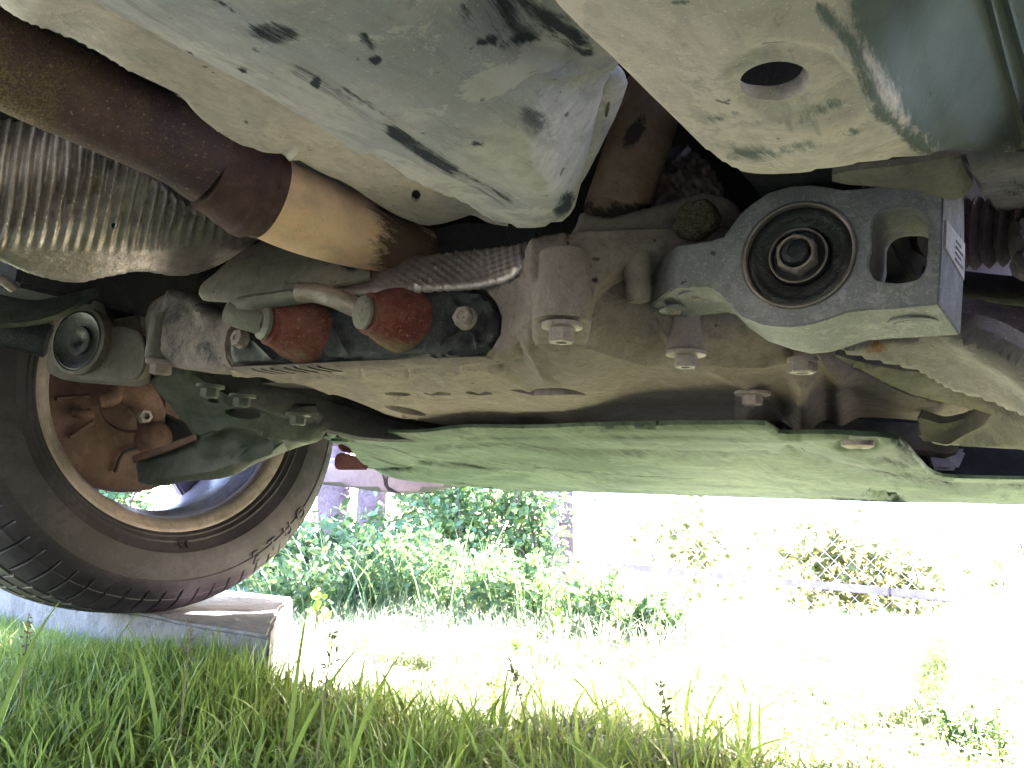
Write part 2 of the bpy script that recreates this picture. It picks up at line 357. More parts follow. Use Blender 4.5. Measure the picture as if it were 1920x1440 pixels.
def bolt(px, py, Y, axis, r, h, parent, mat='bolt', flange=1.45, name='bolt'):
    c = P3(px, py, Y); ax, a, b = frame(axis); prof = [(0, 0), (r * flange, 0), (r * flange, h * .22), (r * 1.05, h * .3)]
    o = lathe(name, prof + [(r * 1.05, h * .3)], c, axis, mat, parent, 24, 35)
    hexa = lambda t, j, rr, hh: (rr * (.93 + .07 * math.cos(6 * t)) if j in (0, 1, 2) else rr, hh)
    # hexagonal head joined into the same mesh
    bm = bmesh.new(); bm.from_mesh(o.data); R = [(r, h * .3), (r, h * .9), (r * .88, h), (r * .45, h), (r * .38, h * .88)]
    rings = []
    for rr, hh in R:
        nseg = 6 if rr > r * .5 else 6
        rings.append([bm.verts.new(V(c + ax * hh + (a * math.cos(i * math.pi / 3) + b * math.sin(i * math.pi / 3)) * rr)) for i in range(nseg)])
    for x, y in zip(rings, rings[1:]):
        for i in range(6): bm.faces.new((x[i], x[(i + 1) % 6], y[(i + 1) % 6], y[i]))
    bm.faces.new(rings[-1]); bmesh.ops.recalc_face_normals(bm, faces=bm.faces); bm.to_mesh(o.data); bm.free()
    o.data.polygons.foreach_set('use_smooth', [True] * len(o.data.polygons)); o.data.set_sharp_from_angle(angle=math.radians(30))
    return o
# ------------------------------------------------------------------ ground
def smooth(a, b, x): t = np.clip((x - a) / (b - a), 0, 1); return t * t * (3 - 2 * t)
def gz(x, y):
    x = np.asarray(x, float); y = np.asarray(y, float)
    return -.12 * smooth(1.5, 2.9, y) * smooth(-.4, .9, x + .1 * y) + .008 * np.sin(x * 5.3 + 1) * np.sin(y * 4.1) + .004 * np.sin(x * 17) * np.cos(y * 13)
gx = np.concatenate([np.linspace(-60, -4, 12), np.linspace(-3.5, 5, 120), np.linspace(6, 60, 12)]); gy = np.concatenate([np.linspace(-40, -2, 10), np.linspace(-1.5, 6, 110), np.linspace(7, 120, 16)])
GX, GY = np.meshgrid(gx, gy); gv = np.stack([GX.ravel(), GY.ravel(), gz(GX, GY).ravel()], 1); nx = len(gx)
gf = [(j * nx + i, j * nx + i + 1, (j + 1) * nx + i + 1, (j + 1) * nx + i) for j in range(len(gy) - 1) for i in range(nx - 1)]
m, t, nn, ln, bs = new_mat('soil_and_thatch'); tc = N(t, 'ShaderNodeTexCoord')
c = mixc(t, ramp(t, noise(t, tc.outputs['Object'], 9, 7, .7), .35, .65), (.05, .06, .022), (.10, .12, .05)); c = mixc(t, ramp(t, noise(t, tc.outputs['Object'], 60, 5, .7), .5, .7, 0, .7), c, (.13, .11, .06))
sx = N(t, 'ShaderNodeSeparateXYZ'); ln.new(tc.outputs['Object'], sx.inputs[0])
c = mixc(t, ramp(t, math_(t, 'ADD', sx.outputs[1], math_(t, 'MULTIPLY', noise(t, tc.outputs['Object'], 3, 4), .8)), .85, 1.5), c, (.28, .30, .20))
ln.new(c, bs.inputs[0]); bs.inputs['Roughness'].default_value = .95
b = N(t, 'ShaderNodeBump', ins={'Strength': .8, 'Distance': .01}); ln.new(noise(t, tc.outputs['Object'], 120, 6, .7), b.inputs['Height']); ln.new(b.outputs[0], bs.inputs['Normal'])
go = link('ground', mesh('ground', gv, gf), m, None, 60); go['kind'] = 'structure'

# ------------------------------------------------------------------ the car
CARLOC = Vector((-.45, .35, 0))
car = bpy.data.objects.new('car', None); car.location = CARLOC; C.objects.link(car)
tag(car, 'silver car seen from below, dusty rusty underbody, front wheel standing on a concrete slab', 'car')

# body shell: side profile with wheel arches, extruded across, belt tucked in
def arch(fc, r=.40, uc=.05, n=14):
    return [(fc + r * math.cos(t), uc + r * math.sin(t)) for t in np.linspace(math.pi, 0, n)]
FA, RA = .226, -2.40
prof = [(-3.25, .10)] + [(RA - .42, .05)] + arch(RA)[0:] + [(RA + .42, .0), (FA - .42, .0)] + arch(FA) + [(FA + .46, -.02), (.90, -.045), (1.00, .02), (1.03, .20), (.98, .38), (.80, .52), (.2, .62), (-.25, .66), (-.75, 1.02), (-1.2, 1.13), (-2.4, 1.10), (-2.95, .95), (-3.2, .55), (-3.33, .40), (-3.33, .2)]
bm = bmesh.new(); rows = []
LC = .40
for l, s in ((LC - .88, 1), (LC - .80, 0), (LC + .80, 0), (LC + .88, 1)):
    pass
def body_row(l, inset):
    out = []
    for f, u in prof:
        ll = l
        if u > .6: ll = LC + (l - LC) * .80
        out.append(bm.verts.new(V(W(ll, f + (0 if inset == 0 else 0), u))))
    return out
ra = body_row(LC - .87, 0); rb = body_row(LC + .87, 0); n_ = len(prof)
bm.faces.new(ra); bm.faces.new(rb[::-1])
for i in range(n_): bm.faces.new((ra[i], rb[i], rb[(i + 1) % n_], ra[(i + 1) % n_]))
bmesh.ops.recalc_face_normals(bm, faces=bm.faces)
# hollow the underside between the sills: drop the flat belly faces and close them higher up
bm.faces.ensure_lookup_table()
me = bpy.data.meshes.new('body')
bmesh.ops.delete(bm, geom=[f for f in bm.faces if len(f.verts) == 4 and all(v.co.z < 1.0 for v in f.verts) and (V(F).dot(f.calc_center_median() - V(O)) < .88) and (V(F).dot(f.calc_center_median() - V(O)) > -3.2) and (V(U).dot(f.calc_center_median() - V(O)) < .14 or False)], context='FACES')
bm.to_mesh(me); bm.free(); body = link('body', me, 'body', car, 40)
sm = body.modifiers.new('wall', 'SOLIDIFY'); sm.thickness = .02; sm.offset = 0
# floor pan above everything, with a tunnel-free dark panel (wells left open at the wheels)
def carbox(name, l0, l1, f0, f1, u0, u1, mat, parent=car, bev=.004, label=None):
    A = [W(l0, f0, u0), W(l1, f0, u0), W(l1, f0, u1), W(l0, f0, u1)]; B = [W(l0, f1, u0), W(l1, f1, u0), W(l1, f1, u1), W(l0, f1, u1)]
    return block(name, A, B, mat, parent, bev, label=label)
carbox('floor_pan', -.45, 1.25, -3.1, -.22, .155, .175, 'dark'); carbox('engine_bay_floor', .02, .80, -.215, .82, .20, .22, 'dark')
carbox('sill', -.47, -.40, -2.0, -.22, -.10, .15, 'body'); carbox('arch_liner_and_blocker', -.45, -.17, -.22, -.20, -.09, .30, 'dark'); carbox('sill', 1.20, 1.27, -2.0, -.22, -.02, .15, 'body')  # near sill deepened and unseen liner added to block side light
# ------------------------------------------------------------------ near steel rails
# centre rail: broad bottom face with a chamfered left side, closed rounded front end
r1 = [(-330, -330), (-40, -108), (145, -4), (300, 82), (480, 179), (600, 252), (640, 282), (664, 299), (690, 303), (720, 320), (770, 350), (830, 377), (870, 395), (905, 418), (930, 425), (965, 437),
      (1000, 438), (1040, 432), (1064, 424), (1080, 400), (1100, 320), (1130, 205), (1156, 145), (1180, 110), (1330, -60), (1330, -330)]
c1 = [q(-330, -330, 'u', .055), q(145, -4, 'u', .055), q(300, 82, 'u', .055), q(480, 179, 'u', .055), q(640, 282, 'u', .052), q(720, 320, 'u', .045), q(870, 395, 'u', .04),
      q(-80, -330, 'u', .022), q(330, -4, 'u', .022), q(520, 110, 'u', .022), q(700, 220, 'u', .022), q(860, 320, 'u', .022), q(950, 390, 'u', .026), q(1000, 438, 'u', .03),
      q(600, -330, 'u', .02), q(700, 0, 'u', .02), q(850, 120, 'u', .02), q(1000, 260, 'u', .02), q(1050, 350, 'u', .022), q(1070, 410, 'u', .032),
      q(1100, -200, 'u', .03), q(1060, 60, 'u', .034), q(1130, 150, 'u', .045), q(1110, 280, 'u', .045), q(1085, 380, 'u', .045), q(900, 30, 'u', .03)]
rail1 = sheet('frame_rail', r1, c1, 'rail', car, step=13, thick=.006, rnd=1, edge=(16, .006), wav=.0006,
    feats=[('e', 788, 328, 22, 12, 10, .0012), ('r', [(1040, 143), (1100, 133), (1140, 122)], 6, .0025), ('p', [(1040, 148), (1140, 126), (1200, 200), (1100, 420), (1000, 300)], 24, -.003),
           ('r', [(-300, -300), (310, 50), (640, 225), (740, 285)], 14, .0015), ('e', 975, 55, 120, 42, 30, -.004)],
    stain_shades=[('l', [(560, 130), (700, 205), (800, 275)], 26, .42), ('l', [(880, 20), (960, 70), (1060, 85)], 34, .7), ('e', 515, 60, 58, 26, 10, .9), ('e', 690, 78, 30, 12, 45, .8), ('e', 705, 112, 8, 14, 70, 1.2), ('l', [(740, 245), (800, 285), (850, 315)], 22, .95), ('l', [(640, 165), (720, 215), (760, 250)], 12, .7),
            ('l', [(850, 320), (900, 345), (950, 375)], 20, .6), ('e', 1000, 45, 130, 48, 25, .85), ('l', [(900, 75), (1000, 92), (1110, 98)], 9, 1.0), ('e', 1060, 385, 30, 22, -30, .65), ('l', [(320, 95), (450, 120)], 2.5, .8),
            ('e', 455, 128, 3, 14, 0, 1.2), ('e', 597, 158, 9, 4, 20, 1.2), ('l', [(640, 100), (720, 130)], 3, .6), ('e', 1010, 215, 40, 50, 10, .42), ('l', [(100, -60), (300, 30)], 16, .4), ('l', [(880, 268), (915, 272)], 3, .8), ('e', 420, 10, 60, 8, 25, .6)])
# side flange behind the rail's right edge
sheet('rail_flange', [(1135, 115), (1185, 150), (1165, 210), (1105, 330), (1085, 360), (1100, 290), (1125, 200)], [q(1135, 115, 'u', .05), q(1185, 150, 'u', .06), q(1105, 330, 'u', .055), q(1085, 360, 'u', .05)], 'rail', car, 12, .003, 1, (6, .002), holes=[ell(1139, 205, 3.5, 16, 12, 12)])
# right rail with the drain hole
hole = ell(1460, 168, 67, 35, -3, 36)
r2 = [(1010, -30), (1060, 37), (1180, 150), (1280, 250), (1340, 308), (1380, 332), (1430, 345), (1520, 336), (1650, 316), (1798, 297), (1860, 300), (1990, 308), (2120, 300), (2120, -330), (700, -330)]
c2 = [q(1010, -30, 'u', .006), q(1180, 150, 'u', .006), q(1340, 308, 'u', .006), q(1430, 345, 'u', .012), q(1650, 316, 'u', .01), q(1100, -200, 'u', -.008), q(1200, 0, 'u', -.008), q(1350, 100, 'u', -.01), q(1460, 230, 'u', -.01), q(1560, 290, 'u', -.004),
      q(1500, 0, 'u', -.008), q(1600, 120, 'u', -.006), q(1660, 230, 'u', -.004), q(1800, 290, 'u', .02), q(1700, 0, 'u', .012), q(1760, 120, 'u', .018), q(1850, 0, 'u', .04), q(1900, 200, 'u', .045), q(2120, 300, 'u', .07), q(2120, -300, 'u', .05), q(1000, -330, 'u', 0)]
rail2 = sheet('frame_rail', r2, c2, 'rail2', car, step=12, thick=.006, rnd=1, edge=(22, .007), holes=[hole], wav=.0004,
    feats=[('e', 1495, 160, 125, 72, 12, -.0035), ('r', [(1562, 92), (1612, 168)], 6, .0007), ('r', [(1690, -300), (1690, 40), (1725, 170), (1790, 285)], 26, -.0015), ('r', [(1840, -60), (1880, 100), (1930, 280)], 5, .003), ('r', [(1870, -60), (1910, 80), (1960, 240)], 5, .003), ('r', [(1030, 0), (1190, 135), (1340, 280)], 8, .001)],
    stain_shades=[('l', [(1430, 90), (1500, 88), (1560, 96)], 6, .8), ('l', [(1540, 20), (1590, 80), (1625, 150), (1650, 210), (1700, 250), (1740, 280)], 24, .95), ('e', 1550, 215, 60, 14, -18, .7), ('l', [(1370, 290), (1460, 285), (1560, 262), (1620, 240)], 20, .55), ('e', 1340, 225, 26, 10, 0, .6), ('e', 1382, 215, 16, 10, 20, .6),
            ('l', [(1440, 48), (1460, 20)], 6, .55), ('l', [(1780, -100), (1770, 80), (1800, 180), (1850, 260)], 34, .62), ('l', [(1700, -100), (1700, 60)], 40, .45), ('l', [(1160, 10), (1290, 5)], 7, .9), ('l', [(1880, -40), (1920, 100)], 22, .55), ('e', 1680, 130, 50, 80, 0, .42), ('e', 1250, 75, 7, 3, 45, .9), ('p', [(1560, -330), (1600, 20), (1650, 120), (1690, 220), (1760, 292), (2130, 310), (2130, -330)], 70, 1.25), ('l', [(1100, 60), (1330, 270)], 7, .33)])  # large polygon lays a blue-grey tone over the right flank
sheet('underseal_flap', [(1800, 298), (1900, 300), (2100, 300), (2100, 400), (1950, 400), (1890, 412), (1868, 410), (1850, 385), (1838, 375), (1826, 345), (1815, 325)], [q(1800, 298, 'u', .03), q(2100, 300, 'u', .05), q(1880, 400, 'u', .07), q(2050, 400, 'u', .08)], 'flank', car, 10, .004, 1, (10, .005), wav=.003, stain_shades=[('e', 1900, 350, 30, 25, 0, .7)])
sheet('rail_end_bracket', [(1560, 330), (1700, 315), (1800, 298), (1812, 330), (1828, 352), (1815, 368), (1792, 382), (1775, 380), (1700, 360), (1560, 350)], [q(1560, 330, 'f', -.06), q(1800, 298, 'f', -.06), q(1828, 352, 'f', -.03), q(1700, 360, 'f', -.04)], 'dust', car, 14, .004, 1, (8, .002))
# foil strip between rail and pipe
st = [(-330, -180), (-100, -46), (0, 20), (50, 50), (100, 72), (150, 92), (200, 115), (250, 142), (300, 168), (338, 190), (368, 225), (410, 255), (450, 280), (508, 298), (530, 297), (550, 304), (600, 330), (645, 349), (700, 385), (750, 415), (795, 433), (830, 428), (862, 418), (885, 410), (915, 424), (960, 430), (930, 340), (760, 250), (500, 120), (300, 20), (100, -120), (-250, -330)]
sheet('heat_shield_strip', st, [q(-330, -180, 'u', .072), q(0, 20, 'u', .07), q(340, 190, 'u', .07), q(530, 297, 'u', .068), q(795, 433, 'u', .062), q(885, 410, 'u', .06), q(-250, -330, 'u', .064), q(300, 20, 'u', .064), q(760, 250, 'u', .06), q(960, 430, 'u', .058)], 'strip', car, 11, .0025, 1, (8, .003), wav=.0012,
    feats=[('e', 470, 222, 36, 18, 25, .0012), ('e', 503, 260, 34, 26, 10, .0022), ('e', 503, 258, 20, 15, 10, -.001), ('r', [(560, 280), (540, 300)], 8, .003)], holes=[ell(780, 366, 9, 12, 0, 14)],
    stain_shades=[('e', 462, 222, 5, 14, 0, .8), ('l', [(485, 252), (505, 249), (527, 262)], 2.5, .9)])
# ------------------------------------------------------------------ exhaust
PA, PB_ = P3(-60, 78, .405), P3(455, 335, .535)
dirp = (PB_ - PA) / np.linalg.norm(PB_ - PA)
pm = P3(330, 268, .50)
tube('exhaust_pipe', [PA - dirp * .35, PA, PA + (pm - PA) * .5, pm, P3(400, 318, .52)], [.0292, .0290, .0288, .0285, .028], 'rust', car, 40, 10, raw=False)
cl0 = P3(392, 318, .52); cl1 = P3(502, 368, .553)
tube('exhaust_collar', [cl0, cl0 + (cl1 - cl0) * .22, cl0 + (cl1 - cl0) * .4, cl0 + (cl1 - cl0) * .55, cl0 + (cl1 - cl0) * .62, cl0 + (cl1 - cl0) * .78, cl0 + (cl1 - cl0) * .84, cl1], [.0300, .0315, .0345, .035, .0372, .0372, .0345, .0338], 'clamp', car, 48, 4, raw=False)
def catst(x, y, z):
    p = np.array([x, y, z]) - CAM; d = np.array([p[0], p[1] * ca + p[2] * sa, -p[1] * sa + p[2] * ca]); px = 960 + FPX * d[0] / d[1]; return float(np.clip((px - 655) / 110, 0, 1) * .95)
tube('catalyst_pipe', [cl1 - (cl1 - cl0) * .1, P3(560, 395, .575), P3(640, 425, .605), P3(730, 455, .66), P3(830, 480, .73)], [.0325, .0325, .031, .027, .024], 'cat', car, 44, 10, stainfn=catst)
# corrugated tunnel shield, left
def ribs(px, py):
    s = px + .16 * (py - 300) + .00025 * (py - 300) ** 2
    ph = 2 * math.pi * (s / 25.5 + .00016 * np.maximum(s, 0) ** 1.9 / 6)
    fade = np.clip((475 - py - .0 * px) / 70, 0, 1) * np.clip((470 - px) / 60, 0, 1)
    return (.0032 * (1 + .35 * np.sin(px / 47 + py / 31)) * np.sin(ph + .5 * np.sin(py / 38 + px / 90)) - .004 * np.exp(-((px - 120) ** 2 / 1600 + (py - 380) ** 2 / 700)) - .003 * np.exp(-((px - 310) ** 2 / 1300 + (py - 440) ** 2 / 400))) * fade
cor = [(-160, 100), (0, 180), (150, 250), (290, 330), (360, 395), (450, 410), (500, 440), (470, 470), (435, 492), (385, 516), (335, 526), (262, 513), (235, 518), (190, 527), (150, 538), (115, 534), (60, 522), (0, 495), (-160, 430)]
sheet('corrugated_heat_shield', cor, [(-160, 100, .50), (0, 180, .53), (290, 330, .60), (500, 440, .72), (-160, 430, .56), (0, 495, .60), (150, 538, .66), (335, 526, .72), (0, 350, .545), (200, 400, .60), (350, 450, .665)], 'foil', car, 4.5, .002, 1, (14, .006), feats=[('f', ribs)], wav=.0008, holes=[ell(213, 422, 4, 6, 20, 10)], sharp=60)
# ------------------------------------------------------------------ hanger plate with rods and red rubber mounts
hang = [(375, 556), (368, 545), (374, 528), (400, 508), (432, 478), (470, 456), (500, 440), (560, 460), (640, 470), (686, 476), (693, 488), (692, 512), (684, 519), (640, 526), (600, 536), (572, 541), (500, 548), (455, 555), (432, 560), (410, 558)]
hp = sheet('exhaust_hanger_plate', hang, [(375, 556, .70), (368, 540, .70), (500, 440, .73), (693, 488, .655), (600, 536, .65), (450, 500, .70), (560, 480, .69)], 'dust', car, 10, .003, 1, (10, .003), feats=[('r', [(430, 520), (560, 505), (680, 500)], 14, .002)], stain_shades=[('e', 655, 495, 24, 16, 20, .9), ('e', 560, 530, 30, 8, 0, .6), ('e', 470, 480, 30, 12, 0, .35)])
rod = sheet('exhaust_hanger_arm', [(430, 598), (416, 590), (414, 578), (424, 563), (450, 554), (520, 545), (570, 538), (604, 538), (632, 545), (640, 560), (600, 566), (540, 573), (470, 586), (500, 600), (495, 622), (470, 614)],
    [(430, 598, .665), (416, 575, .67), (520, 545, .645), (620, 545, .63), (495, 615, .665)], 'dust', car, 8, .006, 1, (8, .004), feats=[('r', [(440, 570), (540, 555), (610, 552)], 10, .002)], stain_shades=[('e', 560, 548, 20, 6, 0, .6)])
tube('hanger_rod', [P3(560, 548, .64), P3(595, 550, .635), P3(630, 560, .63), P3(665, 575, .628), P3(690, 584, .628)], [.0085, .0088, .0088, .0088, .0088], 'steel', rod, 20, 8, stainfn=lambda x, y, z: 0)
tube('hanger_rod', [P3(432, 588, .675), P3(470, 598, .67), P3(500, 606, .668)], [.011, .0115, .0115], 'dust', rod, 20, 6)
def ringat(px, py, Y, ax, r, w_, mat, parent, name):
    lathe(name, [(r * .55, -w_), (r, -w_), (r * 1.08, -w_ * .4), (r * 1.08, w_ * .4), (r * .95, w_), (r * .55, w_)], P3(px, py, Y), ax, mat, parent, 32, 40)
axm = P3(760, 605, .66) - P3(690, 584, .628)
# dark cradle plate that carries the mounts
slot = [(437, 684), (428, 668), (426, 645), (432, 622), (446, 605), (470, 588), (520, 565), (600, 552), (700, 543), (790, 537), (868, 537), (905, 548), (925, 568), (936, 595), (934, 625), (920, 648), (900, 662), (868, 665), (660, 674)]
fpl = [(426, 645, .722), (437, 684, .722), (936, 600, .602), (868, 665, .612), (700, 543, .655), (650, 600, .670)]
cradle = sheet('mount_cradle_plate', slot, fpl, 'blackplate', car, 8, .004, 2, (10, .004), feats=[('r', [(600, 655), (625, 610), (600, 575)], 8, .004), ('r', [(650, 655), (632, 615)], 6, .004), ('r', [(850, 560), (868, 580)], 4, .003), ('r', [(890, 558), (880, 575)], 4, .003), ('r', [(835, 645), (862, 620)], 5, .003), ('r', [(895, 645), (886, 625)], 4, .003), ('e', 877, 598, 40, 42, 0, -.004), ('r', [(480, 640), (520, 680)], 5, .004)],
    stain_shades=[])
for (px, py, Y, R, ln_) in ((748, 599, .640, .030, .026), (565, 619, .690, .0325, .027)):
    cc = P3(px, py, Y); toward = (P3(px - 62, py - 12, Y - .022) - P3(px, py, Y)); toward /= np.linalg.norm(toward)
    pr = [(0, -ln_ * 1.6), (R * .80, -ln_ * 1.6), (R * .97, -ln_ * 1.2), (R * 1.0, -ln_ * .6), (R * .95, 0), (R * .80, ln_ * .55), (R * .62, ln_ * .95), (R * .58, ln_ * 1.2), (R * .42, ln_ * 1.25), (0, ln_ * 1.25)]
    rm = lathe('red_rubber_mount', pr, cc, toward, 'red', cradle, 48, 60)
    st = np.array([float(np.clip((cc[2] - R * .35 - v.co.z) / R, 0, .55)) for v in rm.data.vertices], np.float32); at = rm.data.attributes.new('stain_shade', 'FLOAT', 'POINT'); at.data.foreach_set('value', st)
    lathe('mount_washer', [(0, ln_ * 1.25), (R * .42, ln_ * 1.25), (R * .47, ln_ * 1.3), (R * .47, ln_ * 1.42), (R * .36, ln_ * 1.5), (R * .3, ln_ * 1.5), (0, ln_ * 1.5)], cc, toward, 'dust', rm, 32, 40)
bolt(877, 599, .598, -F + .15 * U, .0088, .010, cradle, flange=1.08); bolt(457, 638, .712, -F + .15 * U, .0085, .010, cradle, flange=1.08)
# woven-look embossed foil above the mounts
def emb(px, py):
    a = np.sin((px * .96 + py * .22 + 3 * np.sin(py / 23 + px / 61)) * 2 * math.pi / 15.5); b_ = np.sin((py + px * .13 + 2.2 * np.sin(px / 43)) * 2 * math.pi / 12.5) * (.75 + .4 * np.sin(px / 29 + py / 17))
    return .0028 * np.clip(a * b_, 0, 1) * np.clip((940 - px) / 60, 0, 1) + .0012 * np.clip((px - 880) / 60, 0, 1) * np.sin((px * .75 + py * .66) * 2 * math.pi / 14) * np.sin((px * .3 - py) * 2 * math.pi / 18)
sheet('embossed_heat_shield', [(600, 545), (650, 530), (690, 505), (700, 480), (760, 476), (830, 472), (900, 464), (960, 456), (1005, 445), (1000, 462), (985, 482), (975, 500), (955, 517), (925, 527), (890, 535), (850, 538), (760, 543), (680, 547), (630, 549)],
    [(600, 545, .665), (1000, 445, .58), (985, 482, .56), (760, 543, .625), (760, 476, .655), (925, 527, .585), (690, 490, .675)], 'foil', car, 4, .002, 1, (8, .003), feats=[('f', emb)], sharp=60)
sheet('heat_shield_backing', [(690, 500), (720, 470), (800, 435), (860, 418), (930, 420), (1000, 430), (1010, 455), (900, 470), (800, 480)], [(690, 500, .72), (860, 418, .66), (1010, 455, .60), (800, 480, .69)], 'dark', car, 16, .003, 1, None)
# ------------------------------------------------------------------ subframe casting
sub_out = [(300, 676), (362, 692), (440, 690), (660, 680), (872, 671), (940, 653), (985, 612), (1005, 585), (1060, 590), (1110, 560), (1118, 480), (1180, 462), (1245, 470), (1290, 560), (1400, 600), (1500, 655), (1548, 668), (1640, 715), (1700, 742), (1750, 752), (1830, 772), (1842, 784), (1815, 800), (1775, 800), (1715, 790), (1620, 784), (1585, 790), (1545, 786), (1500, 796), (1480, 790), (1420, 794), (1395, 799), (1200, 801), (1000, 804), (890, 807), (850, 802), (790, 792), (730, 782), (690, 764), (640, 745), (560, 722), (470, 706), (400, 700)]
sub_c = [(300, 676, .86), (362, 692, .80), (437, 690, .735), (660, 680, .675), (872, 671, .625), (940, 653, .61), (1005, 585, .545), (1050, 640, .565), (1050, 720, .66), (1118, 480, .56), (1180, 462, .565), (1245, 470, .57), (1285, 590, .575), (1285, 680, .62), (1410, 745, .72), (1505, 796, .84), (1395, 799, .94), (1200, 801, .98), (1000, 804, 1.0), (850, 802, 1.02), (730, 782, .95),
         (640, 745, .90), (560, 722, .86), (470, 706, .82), (760, 720, .80), (900, 730, .76), (650, 705, .76), (1830, 775, .78), (1700, 745, .70), (1548, 668, .63), (1620, 784, .84), (1200, 640, .60), (1150, 560, .57), (1200, 730, .72)]
ribs_ = [('r', [(x, 690 - (x - 440) * .035), (x + 45, 712 - (x - 440) * .02), (x + 98, 738 - (x - 440) * .012)], 5, .0032) for x in (430, 522, 615, 713, 802, 900)]
ribs_ += [('r', [(500, 716), (640, 705), (855, 692), (940, 690)], 4, .0028), ('r', [(437, 694), (660, 684), (872, 675), (935, 660)], 6, .004)]
ribs_ += [('r', [(x, 690 - (x - 440) * .04), (x + 3, 712 - (x - 440) * .04)], 3.5, .002) for x in (548, 620, 676, 765, 860)]
sub = sheet('subframe', sub_out, sub_c, 'alu', car, step=8, thick=.012, rnd=1, edge=(5, .0015), sharp=50,
    holes=[np.array([(955, 731), (1000, 729), (1050, 727), (1078, 732), (1102, 741), (1060, 740), (1000, 742)]), ell(745, 739, 26, 3.5, 3, 16), ell(820, 738, 26, 3.8, 3, 16), ell(898, 737, 26, 4, 3, 16), ell(760, 770, 40, 6, 12, 16)],
    feats=ribs_ + [('r', [(1110, 560), (1130, 520), (1180, 478), (1240, 466)], 7, .008), ('r', [(990, 640), (1000, 665), (1020, 700)], 9, .006), ('r', [(1140, 560), (1190, 545), (1225, 580), (1255, 625)], 7, .004), ('r', [(1090, 640), (1150, 660), (1220, 680)], 10, .004),
          ('r', [(1285, 620), (1285, 655)], 26, .010), ('r', [(1285, 660), (1370, 678), (1440, 676), (1480, 664)], 8, .006), ('r', [(1300, 670), (1400, 720), (1420, 740)], 8, .005), ('r', [(1410, 745), (1395, 795)], 16, .010), ('r', [(1505, 700), (1505, 795)], 26, .016), ('r', [(1430, 730), (1480, 780)], 6, .004), ('r', [(1570, 700), (1575, 785)], 18, .008),
          ('r', [(1540, 672), (1620, 730), (1700, 755), (1760, 765)], 9, .005), ('e', 1190, 590, 60, 34, 0, -.004), ('r', [(1000, 780), (1100, 776), (1200, 790)], 10, -.003), ('e', 1010, 790, 50, 7, 4, -.003)],
    stain_shades=[('e', 1020, 792, 45, 7, 5, .45), ('e', 1286, 690, 46, 16, 0, .45), ('e', 1411, 752, 46, 12, 0, .45), ('e', 1505, 690, 40, 14, 0, .4), ('e', 1060, 650, 60, 22, 0, .35), ('l', [(950, 670), (1060, 700), (1160, 690)], 10, .35), ('p', [(280, 660), (520, 680), (640, 760), (400, 720)], 60, .38)])  # last polygon: far-left shade put into the casting colour
wall_out = [(265, 650), (262, 600), (270, 568), (300, 548), (330, 540), (360, 560), (400, 590), (440, 585), (560, 545), (700, 520), (880, 520), (950, 505), (985, 470), (1000, 450), (1015, 470), (1012, 560), (1008, 592), (985, 618), (940, 657), (872, 674), (660, 684), (440, 694), (362, 694), (300, 685)]
big = [(432, 688), (423, 670), (421, 645), (427, 619), (442, 600), (470, 582), (520, 560), (600, 546), (700, 537), (790, 531), (870, 531), (910, 543), (931, 566), (941, 595), (939, 627), (924, 652), (902, 667), (868, 669), (660, 677)]
sheet('subframe_wall', wall_out, [(265, 600, .90), (330, 545, .86), (400, 590, .76), (440, 690, .727), (660, 680, .668), (872, 671, .615), (940, 600, .602), (1000, 450, .545), (1012, 590, .545), (700, 520, .66), (362, 694, .79), (300, 680, .86)], 'alu', sub, 9, .022, 1, (12, .006), holes=[np.array(big)],
      feats=[('r', [(960, 505), (935, 560), (945, 575)], 5, .004), ('r', [(380, 580), (400, 620), (370, 650)], 14, .006), ('r', [(330, 550), (322, 610), (318, 660)], 14, .010)], stain_shades=[('p', [(240, 500), (420, 540), (425, 700), (240, 700)], 60, .5)])  # polygon darkens the left end, far-side shade put into the colour
arm_out = [(984, 446), (1030, 438), (1070, 430), (1082, 405), (1090, 380), (1120, 392), (1150, 394), (1185, 384), (1250, 368), (1300, 353), (1345, 356), (1376, 368), (1400, 395), (1410, 440), (1350, 458), (1290, 460), (1262, 470), (1225, 468), (1185, 476), (1150, 495), (1125, 520), (1112, 560), (1110, 604), (1080, 612), (1030, 612), (998, 604), (997, 537), (986, 528)]
sheet('subframe_arm', arm_out, [(984, 446, .535), (1090, 380, .545), (1300, 353, .545), (1410, 440, .53), (1110, 604, .525), (998, 604, .530), (986, 528, .525), (1225, 468, .535), (1150, 430, .53)], 'alu', sub, 7, .03, 1, (16, .010), sharp=50,
      feats=[('p', [(982, 440), (1062, 436), (1052, 530), (1030, 536), (985, 534)], 8, .005), ('r', [(1080, 437), (1160, 433), (1268, 430)], 5, .0025), ('p', [(1078, 380), (1400, 340), (1420, 430), (1270, 429), (1078, 436)], 8, -.003), ('r', [(1112, 545), (1130, 512), (1165, 488), (1240, 466)], 5, .003),
             ('e', 1053, 575, 50, 60, 0, .008), ('e', 1335, 395, 62, 44, 0, .004)], stain_shades=[('l', [(1047, 520), (1055, 480)], 7, 1.0), ('e', 1116, 525, 5, 8, 40, 1), ('e', 1085, 560, 10, 12, 0, .5), ('l', [(1062, 440), (1066, 460)], 4, .7)])  # first dark stroke draws the slot, its shade put into the colour
